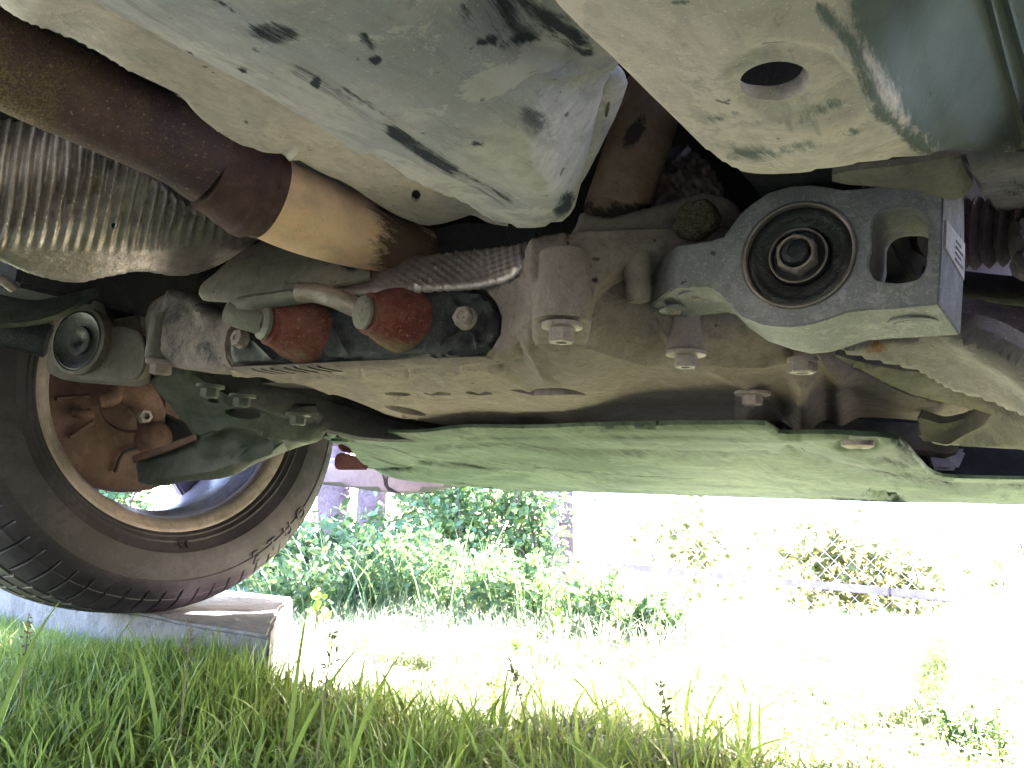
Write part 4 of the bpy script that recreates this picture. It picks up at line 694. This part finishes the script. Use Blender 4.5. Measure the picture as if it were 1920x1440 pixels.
kn = tube('steering_knuckle', [bw(195, 748, .04), bw(225, 735, .05), bw(258, 740, .055), bw(280, 770, .05), bw(285, 800, .05), bw(290, 830, .05)], [.012, .020, .024, .022, .020, .024], 'knuckle', car, 24, 8)
lathe('ball_joint', [(.022, -.02), (.027, 0), (.024, .014), (.015, .022), (0, .024)], bw(290, 822, .06), NW, 'knuckle', kn, 28, 60)
lathe('pinch_nut', [(.010, 0), (.010, .012), (.006, .012), (.005, .004), (0, .004)], bw(267, 782, .075), NW, 'bolt', kn, 6, 30)
tube('tie_rod_end', [bw(185, 752, .05), bw(210, 745, .055), bw(230, 720, .06)], [.010, .013, .011], 'knuckle', kn, 18)
sheet('caliper', [(290, 770), (330, 790), (372, 826), (330, 842), (290, 838), (300, 800)], [(290, 770, 1.2), (372, 826, 1.18), (290, 838, 1.2)], 'dark', kn, 14, .02, 1, (6, .004))
copy_wheel(-.19, .226, -1, .335); copy_wheel(.975, -2.40, 1, .335); copy_wheel(-.19, -2.40, -1, .335)
# raised sidewall lettering
def sidewall_text(s, deg0, r0, size, step, up=1, h=.0285):
    for i, chx in enumerate(s):
        cu = bpy.data.curves.new('letter', 'FONT'); cu.body = chx; cu.size = size; cu.extrude = .0016; cu.align_x = 'CENTER'
        tmp = bpy.data.objects.new('tmp', cu); C.objects.link(tmp); dg = bpy.context.evaluated_depsgraph_get(); me = bpy.data.meshes.new_from_object(tmp.evaluated_get(dg)); bpy.data.objects.remove(tmp)
        t = math.radians(deg0 + i * step)     # angle measured from straight down, towards the viewer's right
        right = np.cross(np.array([0, 0, 1.]), NW); right /= np.linalg.norm(right); upv = np.cross(NW, right)
        rad = right * math.sin(t) - upv * math.cos(t); tan = right * math.cos(t) + upv * math.sin(t)
        yv = -rad * up; xv = tan * up
        for v in me.vertices:
            p = v.co; rr0 = r0 - up * p.y; hh = float(np.interp(rr0, [.2155, .2255, .2435, .262, .284, .296, .3065], [.0135, .018, .0265, .0285, .0272, .019, .009])); v.co = V(CW + rad * r0 + NW * (hh + .0006 + p.z) + xv * p.x + yv * p.y)
        me.materials.clear(); o = link('letter', me, 'tyre', [c for c in whl.children if c.name.startswith('tyre')][0] if False else whl, None)
sidewall_text('ETUO', 28, .296, .030, 7.5, 1, h=.0195)
sidewall_text('16', 4, .224, .016, -2.6, -1, h=.017)
# ------------------------------------------------------------------ concrete slab under the wheel
def on_z(px, py, z): d = rays(float(px), float(py)); return CAM + d * ((z - CAMZ) / d[2])
sA = on_z(505, 1195, .086)[:2]; sdv = on_z(60, 1115, .086)[:2] - sA; sdv /= np.linalg.norm(sdv); snv = np.array([-sdv[1], sdv[0]]); snv *= np.sign(snv[1])
def slab_pt(a, b, z): p = sA + sdv * a + snv * b; return np.array([p[0], p[1], z])
top = [slab_pt(0, 0, .086), slab_pt(.13, .085, .086), slab_pt(.30, .20, .085), slab_pt(.42, .30, .086), slab_pt(1.5, .32, .086), slab_pt(1.52, .0, .086), slab_pt(1.0, .003, .085), slab_pt(.6, -.003, .086), slab_pt(.3, .002, .086)]
bot = [p * np.array([1, 1, 0]) + np.array([0, 0, -.02]) for p in top]
slab = block('concrete_slab', top, bot, 'concrete', None, .004); bmx = bmesh.new(); bmx.from_mesh(slab.data); bmesh.ops.triangulate(bmx, faces=bmx.faces); bmesh.ops.subdivide_edges(bmx, edges=[e for e in bmx.edges if e.calc_length() > .05], cuts=5, use_grid_fill=True)
for v in bmx.verts: v.co.z += .0012 * math.sin(v.co.x * 90) * math.sin(v.co.y * 70); v.co.x += .0010 * math.sin(v.co.z * 300 + v.co.y * 60)
bmx.to_mesh(slab.data); bmx.free(); tag(slab, 'grey concrete slab lying in the grass under the front wheel', 'slab')
# ------------------------------------------------------------------ blades and leaves
def col_attr(me, tint):
    ca_ = me.color_attributes.new('tint', 'FLOAT_COLOR', 'POINT'); a = np.ones((len(me.vertices), 4), np.float32); a[:, :3] = tint; ca_.data.foreach_set('color', a.ravel())
def fast_mesh(name, V_, F4):
    me = bpy.data.meshes.new(name); nv, nf = len(V_), len(F4); me.vertices.add(nv); me.vertices.foreach_set('co', V_.astype(np.float32).ravel()); me.loops.add(nf * 4); me.polygons.add(nf)
    me.loops.foreach_set('vertex_index', F4.astype(np.int32).ravel()); me.polygons.foreach_set('loop_start', (np.arange(nf) * 4).astype(np.int32)); me.polygons.foreach_set('loop_total', np.full(nf, 4, np.int32)); me.update(); me.validate(); return me
def blades(name, x, y, z, hgt, wid, mat, lean=.6, seg=4, parent=None):
    n = len(x); a = RNG.uniform(0, 2 * np.pi, n); fa = RNG.uniform(0, 2 * np.pi, n); ln_ = np.abs(RNG.normal(0, lean, n)) + .12; s = np.linspace(0, 1, seg + 1)
    Vs = np.zeros((n, seg + 1, 2, 3))
    for k, t in enumerate(s):
        bend = ln_ * t ** 1.8; cx = x + np.cos(a) * bend * hgt * .9; cy = y + np.sin(a) * bend * hgt * .9; cz = z + hgt * (t - .32 * np.minimum(ln_, 1.6) * t ** 2.4)
        hw = wid * .5 * (1 - t ** 1.6) * (0.75 + .5 * np.sin(t * 2.2)) + .00015
        for e, sg in ((0, -1), (1, 1)):
            Vs[:, k, e, 0] = cx + np.cos(fa) * hw * sg; Vs[:, k, e, 1] = cy + np.sin(fa) * hw * sg; Vs[:, k, e, 2] = cz
    base = np.arange(n)[:, None] * (seg + 1) * 2; Fs = np.stack([np.concatenate([base + 2 * k, base + 2 * k + 1, base + 2 * k + 3, base + 2 * k + 2], 1) for k in range(seg)], 1).reshape(-1, 4)
    me = fast_mesh(name, Vs.reshape(-1, 3), Fs); tint = np.repeat(np.stack([RNG.uniform(0, 1, n), RNG.uniform(0, 1, n), RNG.uniform(0, 1, n)], 1), (seg + 1) * 2, 0); col_attr(me, tint)
    return link(name, me, mat, parent, None)
def leaf_mesh(name, c, nrm_rand, size, asp, mat, parent=None, up=.3):
    n = len(c); d = RNG.normal(size=(n, 3)); d[:, 2] = d[:, 2] * .6 + up * nrm_rand; d /= np.linalg.norm(d, axis=1)[:, None]; e = np.cross(d, RNG.normal(size=(n, 3))); e /= np.linalg.norm(e, axis=1)[:, None]; nn_ = np.cross(d, e)
    sz = size * RNG.uniform(.55, 1.35, n)[:, None]; w_ = sz * asp
    Vs = np.stack([c, c + d * sz * .35 + e * w_ * .42 + nn_ * w_ * .1, c + d * sz * .75 + e * w_ * .34 + nn_ * w_ * .12, c + d * sz, c + d * sz * .75 - e * w_ * .34 + nn_ * w_ * .12, c + d * sz * .35 - e * w_ * .42 + nn_ * w_ * .1], 1)
    base = np.arange(n)[:, None] * 6; Fs = np.concatenate([base + np.array([[0, 1, 2, 5]]), base + np.array([[5, 2, 3, 4]])], 0) if False else np.concatenate([base + np.array([[0, 1, 2, 5]]), base + np.array([[2, 3, 4, 5]])], 0)
    me = fast_mesh(name, Vs.reshape(-1, 3), Fs); col_attr(me, np.repeat(RNG.uniform(0, 1, (n, 3)), 6, 0)); return link(name, me, mat, parent, None)
def in_slab(x, y, m=.0):
    a = (x - sA[0]) * sdv[0] + (y - sA[1]) * sdv[1]; b_ = (x - sA[0]) * snv[0] + (y - sA[1]) * snv[1]; return (a > -m) & (a < 1.52) & (b_ > -m) & (b_ < .31)
def scatter(n, x0, x1, y0, y1, view=1.0):
    y = RNG.uniform(y0, y1, n); x = RNG.uniform(x0, x1, n); k = (np.abs(x) < .78 * y * view + .12) & ~in_slab(x, y, .002); return x[k], y[k]
# foreground grass (clumped)
x, y = scatter(64000, -1.1, 1.1, .42, 1.35); cl = np.sin(x * 21 + 3 * np.sin(y * 13)) * np.sin(y * 17 + 2 * np.sin(x * 9)); k = RNG.uniform(0, 1, len(x)) < .55 + .45 * cl; x, y = x[k], y[k]; cl = cl[k]
left = smooth(.35, -.5, x / np.maximum(y, .3)); h = (.026 + .022 * left + .014 * np.maximum(cl, 0)) * RNG.uniform(.55, 1.35, len(x))
tall = RNG.uniform(0, 1, len(x)) < .016; h = np.where(tall, h * 1.8, h); h = np.minimum(h, .135 * np.ones_like(y)); h = np.where(y < .55, np.minimum(h, .055), h)
bd = (x - .024) * .835 + 0 * y; fl = (x - O[0]) * F[0] + (y - O[1]) * F[1]; pale = fl + RNG.normal(0, .06, len(x)) > .22; h = np.where(pale, h * .8, h)  # beyond the sun line blades turn paler, sunlight put into their colour
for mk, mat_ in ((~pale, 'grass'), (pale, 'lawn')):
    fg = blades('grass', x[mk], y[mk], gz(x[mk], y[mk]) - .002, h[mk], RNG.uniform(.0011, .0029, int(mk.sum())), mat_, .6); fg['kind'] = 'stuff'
a_ = RNG.uniform(-.08, 1.2, 4200); b_ = -np.abs(RNG.normal(0, .07, 4200)) - .004; x = sA[0] + sdv[0] * a_ + snv[0] * b_; y = sA[1] + sdv[1] * a_ + snv[1] * b_
tg = blades('grass', x, y, gz(x, y), RNG.uniform(.055, .095, 4200) * (1 - .42 * smooth(.06, .45, a_)), RNG.uniform(.0016, .0034, 4200), 'grass', .4); tg['kind'] = 'stuff'
nl = 900; y = RNG.uniform(.46, .95, nl); x = y * RNG.uniform(-.72, .3, nl); k = ~in_slab(x, y, .0); x, y = x[k], y[k]; nl = len(x)
lb = blades('grass', x, y, gz(x, y) - .002, np.minimum(RNG.uniform(.045, .095, nl), .05 + .08 * (y - .46)), RNG.uniform(.0028, .0048, nl), 'grass', 1.0, 6); lb['kind'] = 'stuff'
nl = 1500; y = RNG.uniform(.46, 1.2, nl); x = y * RNG.uniform(-.72, .5, nl); k = ~in_slab(x, y, .0); x, y = x[k], y[k]; nl = len(x)
sb = blades('dry_grass', x, y, gz(x, y), RNG.uniform(.02, .05, nl), RNG.uniform(.001, .0022, nl), 'straw', 1.6, 4); sb['kind'] = 'stuff'
# thatch: short, matted blades
x, y = scatter(26000, -1.1, 1.1, .42, 1.5); th_ = blades('grass_thatch', x, y, gz(x, y) - .002, RNG.uniform(.012, .03, len(x)), RNG.uniform(.0015, .003, len(x)), 'grass', 1.5, 3); th_['kind'] = 'stuff'
x, y = scatter(60000, -3.4, 3.4, 1.30, 4.6); lw = blades('lawn', x, y, gz(x, y) - .002, RNG.uniform(.025, .06, len(x)) * (1 + .4 * np.sin(x * 7) * np.sin(y * 5)), RNG.uniform(.003, .006, len(x)), 'lawn', .6, 3); lw['kind'] = 'stuff'
# seed stalks that stand out of the grass
def stalk(px, py_top, Y, label, loose=False, lean=0.0, col='grass'):
    tp = P3(px, py_top, Y); bx, by = tp[0] - lean, tp[1]; bz = float(gz(bx, by)); rt = bpy.data.objects.new('grass_stalk', None); rt.location = (bx, by, bz); C.objects.link(rt)
    tag(rt, label, 'grass stalk', 'grass seed stalks'); top_ = tp; mid = np.array([bx + (tp[0] - bx) * .35, by, bz + (tp[2] - bz) * .5])
    tube('stem', [(bx, by, bz), mid, top_], [.0010, .0008, .0004], STK, rt, 6, 4)
    n = 46 if loose else 34; t = RNG.uniform(.62 if loose else .72, 1, n); c = np.array([bx, by, bz]) + (top_ - np.array([bx, by, bz])) * t[:, None] + RNG.normal(0, .007 if loose else .0012, (n, 3)) * (1.3 - t[:, None]) * (1 if loose else 1.5)
    leaf_mesh('seed_head', c, 1, .0055 if loose else .006, .4, 'seed', rt, .8)
STK = dirty('dry_stem', (.10, .12, .05), (.16, .16, .08), s1=60); M['stem'] = STK; M['seed'] = tinted('seeds', (.07, .07, .06), (.14, .13, .09), .15, .7, (.2, .17, .1))
stalk(1238, 1275, .62, 'loose open seed head above the sunlit lawn, rightmost of the stalks', True, -.012)
stalk(625, 1185, .66, 'open seed head rising from the grass right of the slab', True, .01)
stalk(360, 1160, .74, 'pale seed spike in front of the concrete slab', False, .004)
stalk(55, 1150, .80, 'pale branching seed head at the left edge before the slab', True, .0)
stalk(958, 1240, .70, 'thin dark spike leaning right over the bright lawn', False, -.02)
# long single blades against the slab and lawn
for px, py, Y, ln_, lab in ((100, 1130, .72, .02, 'tall green blade in front of the tyre and slab'), (228, 1175, .74, -.02, 'thin pale blade crossing the slab face'), (570, 1148, .72, .004, 'tall dark blade right of the slab end'), (692, 1195, .66, .03, 'broad bright blade leaning right beside the lawn'), (755, 1222, .64, .02, 'second bright blade leaning right, lower one')):
    tp = P3(px, py, Y); bx, by = tp[0] - ln_ * 2.2, tp[1]; bz = float(gz(bx, by)); m_ = []; S = 9
    for i in range(S):
        s = i / (S - 1); c = np.array([bx + (tp[0] - bx) * s ** 1.6, by + .01 * s, bz + (tp[2] - bz) * (1 - (1 - s) ** 1.15)]); hw = .0021 * (1 - s ** 2.2) + .0002
        m_.append(c + np.array([-hw, -.0006, 0])); m_.append(c + np.array([hw, .0006, 0]))
    f4 = np.array([(2 * i, 2 * i + 1, 2 * i + 3, 2 * i + 2) for i in range(S - 1)]); me = fast_mesh('tall_grass', np.array(m_), f4); col_attr(me, np.tile(RNG.uniform(.3, .8, 3), (len(m_), 1))); o = link('tall_grass', me, 'grass', None, None); tag(o, lab, 'tall grass')
# ------------------------------------------------------------------ weeds at the lawn's far edge
def weed(px, py, Y, r, h, n, size, lab, mat='leaf', asp=.55, grassy=0):
    if mat == 'leaf': size *= .65; n = int(n * 2.0)
    b_ = P3(px, py, Y); x0_, y0_ = b_[0], b_[1]; z0_ = float(gz(x0_, y0_)); rt = bpy.data.objects.new('weed', None); rt.location = (x0_, y0_, z0_); C.objects.link(rt); tag(rt, lab, 'weed', 'weeds along the lawn edge')
    st_ = []
    for i in range(max(4, n // 28)):
        a = RNG.uniform(0, 6.28); rr = r * RNG.uniform(.2, 1); st_.append((x0_ + rr * math.cos(a), y0_ + rr * math.sin(a), z0_ + h * RNG.uniform(.6, 1)))
    bm = bmesh.new()
    for s in st_:
        p0 = Vector((x0_ + (s[0] - x0_) * .3, y0_ + (s[1] - y0_) * .3, z0_)); p1 = Vector(s); dx = Vector((.0015, 0, 0)); dy = Vector((0, .0015, 0))
        q0 = [bm.verts.new(p0 + d) for d in (dx, dy, -dx, -dy)]; q1 = [bm.verts.new(p1 + d * .3) for d in (dx, dy, -dx, -dy)]
        for i in range(4): bm.faces.new((q0[i], q0[(i + 1) % 4], q1[(i + 1) % 4], q1[i]))
    me = bpy.data.meshes.new('stem'); bm.to_mesh(me); bm.free(); link('stem', me, 'stem', rt, None)
    S_ = np.array(st_); k_ = RNG.integers(0, len(S_), n); t = RNG.uniform(.15, 1, n)[:, None]; base = np.stack([x0_ + (S_[k_, 0] - x0_) * .3, y0_ + (S_[k_, 1] - y0_) * .3, np.full(n, z0_)], 1)
    c = base + (S_[k_] - base) * t + RNG.normal(0, size * .35, (n, 3)); leaf_mesh('leaf', c, 1, size, asp, mat, rt, .35)['kind'] = 'stuff'
    if grassy:
        xx = x0_ + RNG.normal(0, r * .6, grassy); yy = y0_ + RNG.normal(0, r * .6, grassy); g_ = blades('blades', xx, yy, gz(xx, yy), h * RNG.uniform(.6, 1.3, grassy), np.full(grassy, .005), 'leaf', .6, 4, rt); g_['kind'] = 'stuff'
ws = [(560, 1080, 1.95, .16, .16, 240, .035, 'bushy weed just right of the tyre tread'), (640, 1110, 2.1, .18, .20, 300, .04, 'leafy weed below the two tree trunks'), (720, 1120, 2.2, .2, .2, 320, .03, 'small-leaved weed in front of the trunks'), (800, 1120, 2.3, .2, .22, 300, .045, 'broad weed left of the lawn corner'), (880, 1130, 2.1, .18, .17, 260, .035, 'weed with mixed grass in the middle of the edge'),
      (960, 1150, 2.0, .18, .16, 260, .04, 'weed before the dark post'), (1040, 1170, 1.9, .15, .14, 220, .035, 'weed just right of the dark post, near the lawn'), (1120, 1190, 1.75, .14, .12, 200, .035, 'low weed left of the bright clover'), (1190, 1200, 1.65, .12, .09, 170, .03, 'low weed before the fence rail'), (1265, 1215, 1.6, .07, .06, 110, .022, 'last small weed at the right end of the row')]
for i, (px, py, Y, r, h, n, s, lab) in enumerate(ws): weed(px, py, Y, r, h, n, s, lab, grassy=45)
weed(1822, 1385, .84, .045, .035, 80, .012, 'small lone green tuft on the bright lawn at the right', grassy=30)
for px, py, Y, lab in ((1000, 1085, 1.9, 'bright lime leaf weed in front of the dark post'), (990, 1205, 1.35, 'lime clover tuft in the middle of the lawn'), (1040, 1160, 1.6, 'lime clover tuft at the edge of the row'), (595, 990, 1.7, 'lime leaf poking up beside the tyre tread'), (380, 1135, 1.1, 'green leaf on the slab under the tyre')):
    weed(px, py + 20, Y, .02, .03 if py > 1000 else .12, 9, .022, lab, 'leafb', .9)
# ------------------------------------------------------------------ shrubs, trees and post behind
M['leafsh'] = M['leaf']; M['bark'] = dirty('grey_brown_bark', (.16, .12, .13), (.24, .19, .20), s1=12, streak=.0, bump=1, bdist=.006, rough=.9, speck=.3)
def shrub(x0_, y0_, r, h, n, size, lab, asp=.5):
    n = int(n * 1.9)
    z0_ = float(gz(x0_, y0_)); rt = bpy.data.objects.new('shrub', None); rt.location = (x0_, y0_, z0_); C.objects.link(rt); tag(rt, lab, 'shrub', 'shrubs behind the lawn')
    bm = bmesh.new(); tips = []
    for i in range(16):
        a = RNG.uniform(0, 6.28); rr = r * RNG.uniform(.2, .95); tips.append(np.array([x0_ + rr * math.cos(a), y0_ + rr * math.sin(a), z0_ + h * RNG.uniform(.55, 1)]))
        p0 = Vector((x0_ + RNG.normal(0, .03), y0_ + RNG.normal(0, .03), z0_)); p1 = V(tips[-1]); dx = Vector((.005, 0, 0)); dy = Vector((0, .005, 0)); q0 = [bm.verts.new(p0 + d) for d in (dx, dy, -dx, -dy)]; q1 = [bm.verts.new(p1 + d * .3) for d in (dx, dy, -dx, -dy)]
        for i in range(4): bm.faces.new((q0[i], q0[(i + 1) % 4], q1[(i + 1) % 4], q1[i]))
    me = bpy.data.meshes.new('branches'); bm.to_mesh(me); bm.free(); link('branches', me, 'bark', rt, None)
    T = np.array(tips); k_ = RNG.integers(0, len(T), n); t = RNG.uniform(.1, 1.05, n)[:, None] ** .8; base = np.tile([x0_, y0_, z0_], (n, 1)); c = base + (T[k_] - base) * t + RNG.normal(0, .055, (n, 3)); c[:, 2] = np.maximum(c[:, 2], z0_ + .01)
    leaf_mesh('foliage', c, 1, size * .68, asp, 'leaf', rt, .3)['kind'] = 'stuff'
for a in [(-1.75, 3.3, .42, .75, 1500, .05, 'dense shrub seen through the wheel spokes'), (-1.1, 2.9, .3, .2, 1100, .045, 'shrub half hidden behind the tyre'), (-.78, 2.75, .30, .17, 1000, .05, 'shrub with pale leaves in front of the left trunk'), (-.48, 2.8, .28, .19, 1000, .06, 'broad leaved shrub in front of the right trunk'), (-.16, 3.0, .34, .62, 1700, .055, 'tangled green shrub in the middle of the hedge'), (.10, 3.1, .22, .60, 1100, .05, 'shrub reaching the dark post'), (-.3, 3.7, .5, 1.1, 2200, .07, 'tall shrub at the back of the hedge'), (-1.3, 3.9, .6, 1.2, 2000, .07, 'tall shrub behind the two trunks')]: shrub(*a)
def tree(x0_, y0_, r, h, cr, n, lab, lean=0):
    z0_ = float(gz(x0_, y0_)) - .03; rt = bpy.data.objects.new('tree', None); rt.location = (x0_, y0_, z0_); C.objects.link(rt); tag(rt, lab, 'tree', 'trees behind the shrubs')
    tr = tube('trunk', [(x0_, y0_, z0_), (x0_ + lean * .3, y0_, z0_ + h * .3), (x0_ + lean, y0_ + .05, z0_ + h)], [r * 1.2, r, r * .5], 'bark', rt, 20, 10, rmod=lambda s, t: 1 + .05 * math.sin(3 * t + s * 9) + .03 * math.sin(7 * t + s * 25))
    cc = np.array([x0_ + lean, y0_, z0_ + h]); K_ = 26; cl_ = cc + RNG.normal(0, 1, (K_, 3)) * np.array([cr, cr, cr * .55]) * .5
    for i in range(6): tube('limb', [(x0_ + lean * .8, y0_, z0_ + h * .75), (cc + cl_[i]) / 2, cl_[i]], [r * .4, r * .25, r * .1], 'bark', rt, 8, 5)
    k_ = RNG.integers(0, K_, n); c = cl_[k_] + RNG.normal(0, cr * .16, (n, 3)); leaf_mesh('crown', c, 1, .11, .55, 'leaf', rt, .1)['kind'] = 'stuff'
tree(-.79, 3.55, .065, 2.6, 1.1, 5000, 'left of two purplish brown trunks beyond the bumper', -.1)
tree(-.62, 3.40, .055, 2.8, 1.1, 5000, 'right of two purplish brown trunks, speckled with light', .1)
tree(-2.2, 4.2, .10, 3.2, 1.3, 5000, 'tree farther left beyond the wheel')
tree(.35, 6.2, .10, 3.6, 1.5, 6000, 'tree standing behind the fence')
pst = box('wooden_post', (.225, 3.28, .35), (.028, 0, 0), (0, .028, 0), (0, 0, .47), 'bark', None, .004); tag(pst, 'dark weathered wooden post at the end of the hedge', 'post')
# ------------------------------------------------------------------ chain-link fence
fA = np.array([.36, 3.55]); fB = np.array([2.35, 1.62]); fd = fB - fA; FL = np.linalg.norm(fd); fd = fd / FL; fnv = np.array([-fd[1], fd[0]])
fz = lambda s: float(gz(*(fA + fd * s)))
M['galv'] = dirty('galvanised_wire', (.6, .6, .6), (.7, .7, .68), s1=40, metal=.0, mott=0.0, rough=.45); M['whitepaint'] = dirty('old_white_paint', (.20, .19, .20), (.26, .25, .26), s1=10, speck=.2); M['redpaint'] = dirty('red_paint', (.62, .22, .24), (.65, .28, .3), s1=20)
fen = bpy.data.objects.new('chain_link_fence', None); fen.location = (fA[0], fA[1], fz(0)); C.objects.link(fen); tag(fen, 'sunlit chain-link fence with a pale bottom rail across the right background', 'fence')
FH = .75; FZ0 = -.13; wv = []; wf = []
def wire(p0, p1, r=.0013):
    k = len(wv); d = (p1 - p0) / np.linalg.norm(p1 - p0); _, a, b = frame(d)
    for p in (p0, p1):
        for j in range(3): wv.append(p + (a * math.cos(j * 2.094) + b * math.sin(j * 2.094)) * r)
    for j in range(3): wf.append((k + j, k + (j + 1) % 3, k + 3 + (j + 1) % 3, k + 3 + j))
sp = .062; s = -FH
while s < FL + FH:
    for sg in (1, -1):
        a0, a1 = (s, s + FH) if sg > 0 else (s + FH, s); t0, t1 = 0.0, 1.0; lo, hi = min(a0, a1), max(a0, a1)
        ta = (0 - a0) / (a1 - a0); tb = (FL - a0) / (a1 - a0); t0 = max(0, min(ta, tb)); t1 = min(1, max(ta, tb))
        if t1 > t0:
            pa = fA + fd * (a0 + (a1 - a0) * t0) + fnv * .0015 * sg; pb_ = fA + fd * (a0 + (a1 - a0) * t1) + fnv * .0015 * sg; wire(np.array([*pa, FZ0 + FH * t0]), np.array([*pb_, FZ0 + FH * t1]))
    s += sp
link('wire_mesh', mesh('wire_mesh', wv, wf), 'galv', fen, None)['kind'] = 'stuff'
def fp(s, z): p = fA + fd * s - fnv * .02; return np.array([p[0], p[1], z])
zr = lambda s: .045 - .075 * s / FL * 1.45
segs = [0, .62, 1.27, 1.9, FL]
for i in range(4):
    a, b_ = fp(segs[i] + .004, zr(segs[i])), fp(segs[i + 1] - .004, zr(segs[i + 1])); up_ = np.array([0, 0, .013]); nv_ = np.array([*fnv, 0]) * .01
    block('bottom_rail', [a - up_ - nv_, b_ - up_ - nv_, b_ + up_ - nv_, a + up_ - nv_], [a - up_ + nv_, b_ - up_ + nv_, b_ + up_ + nv_, a + up_ + nv_], 'whitepaint', fen, .002)
for s in (0.02, FL * .52, FL): p = fA + fd * s + fnv * .03; lathe('fence_post', [(0, -.3), (.02, -.3), (.02, .8), (.018, .81), (0, .81)], (p[0], p[1], 0), (0, 0, 1), 'galv', fen, 20)
mp_ = P3(1893, 1090, 1.95); rt = bpy.data.objects.new('marker_post', None); rt.location = (mp_[0], mp_[1], float(gz(mp_[0], mp_[1]))); C.objects.link(rt); tag(rt, 'thin white marker post with red bands near the right edge', 'post')
zb = float(gz(mp_[0], mp_[1])); lathe('post_shaft', [(0, zb - .02), (.011, zb - .02), (.011, .36), (.008, .365), (0, .365)], (mp_[0], mp_[1], 0), (0, 0, 1), 'whitepaint', rt, 20)
for k in range(4): z_ = .035 + .062 * k; lathe('red_band', [(.0113, z_), (.0122, z_ + .002), (.0122, z_ + .03), (.0113, z_ + .032)], (mp_[0], mp_[1], 0), (0, 0, 1), 'redpaint', rt, 20, closed=True)
# vines on and behind the fence
for j, (s, zc, rs, rz, n, lab) in enumerate(((.50, .10, .18, .24, 620, 'sparse vine on the left part of the fence'), (.25, .16, .14, .12, 120, 'thin vine near the fence start'), (1.05, .05, .22, .17, 1100, 'yellowish vine over the middle of the bottom rail'), (1.30, .0, .2, .12, 500, 'vine trailing below the bottom rail'), (1.62, .06, .14, .12, 150, 'few vine leaves on the right part of the fence'))):
    p = fA + fd * s + fnv * .05; rt = bpy.data.objects.new('vine', None); rt.location = (p[0], p[1], fz(s)); C.objects.link(rt); tag(rt, lab, 'vine', 'vines on the fence')
    ss = s + RNG.normal(0, rs * .6, n); zz = zc + RNG.normal(0, rz * .6, n); c = np.stack([fA[0] + fd[0] * ss + fnv[0] * .05, fA[1] + fd[1] * ss + fnv[1] * .05, np.maximum(zz, -.12)], 1) + RNG.normal(0, .02, (n, 3)); leaf_mesh('foliage', c, 1, .032, .8, 'ivy', rt, .2)['kind'] = 'stuff'
    tube('vine_stem', [(p[0], p[1], fz(s) - .02), (p[0] + .04, p[1], zc), (p[0] + .02, p[1], zc + rz)], .003, 'bark', rt, 6, 4)
# pale rendered house wall far behind the fence
hs = bpy.data.objects.new('house', None); hs.location = (4.5, 11, 0); C.objects.link(hs); tag(hs, 'pale rendered house wall, washed out by light, far behind the fence', 'house')
M['render'] = dirty('white_render', (.78, .77, .73), (.82, .81, .78), s1=4, speck=.05)
box('wall', (5.2, 11, 1.4), (4.6, 0, 0), (0, .15, 0), (0, 0, 1.7), 'render', hs, .01); box('plinth', (5.2, 10.9, -.1), (4.65, 0, 0), (0, .07, 0), (0, 0, .3), 'render', hs, .01)
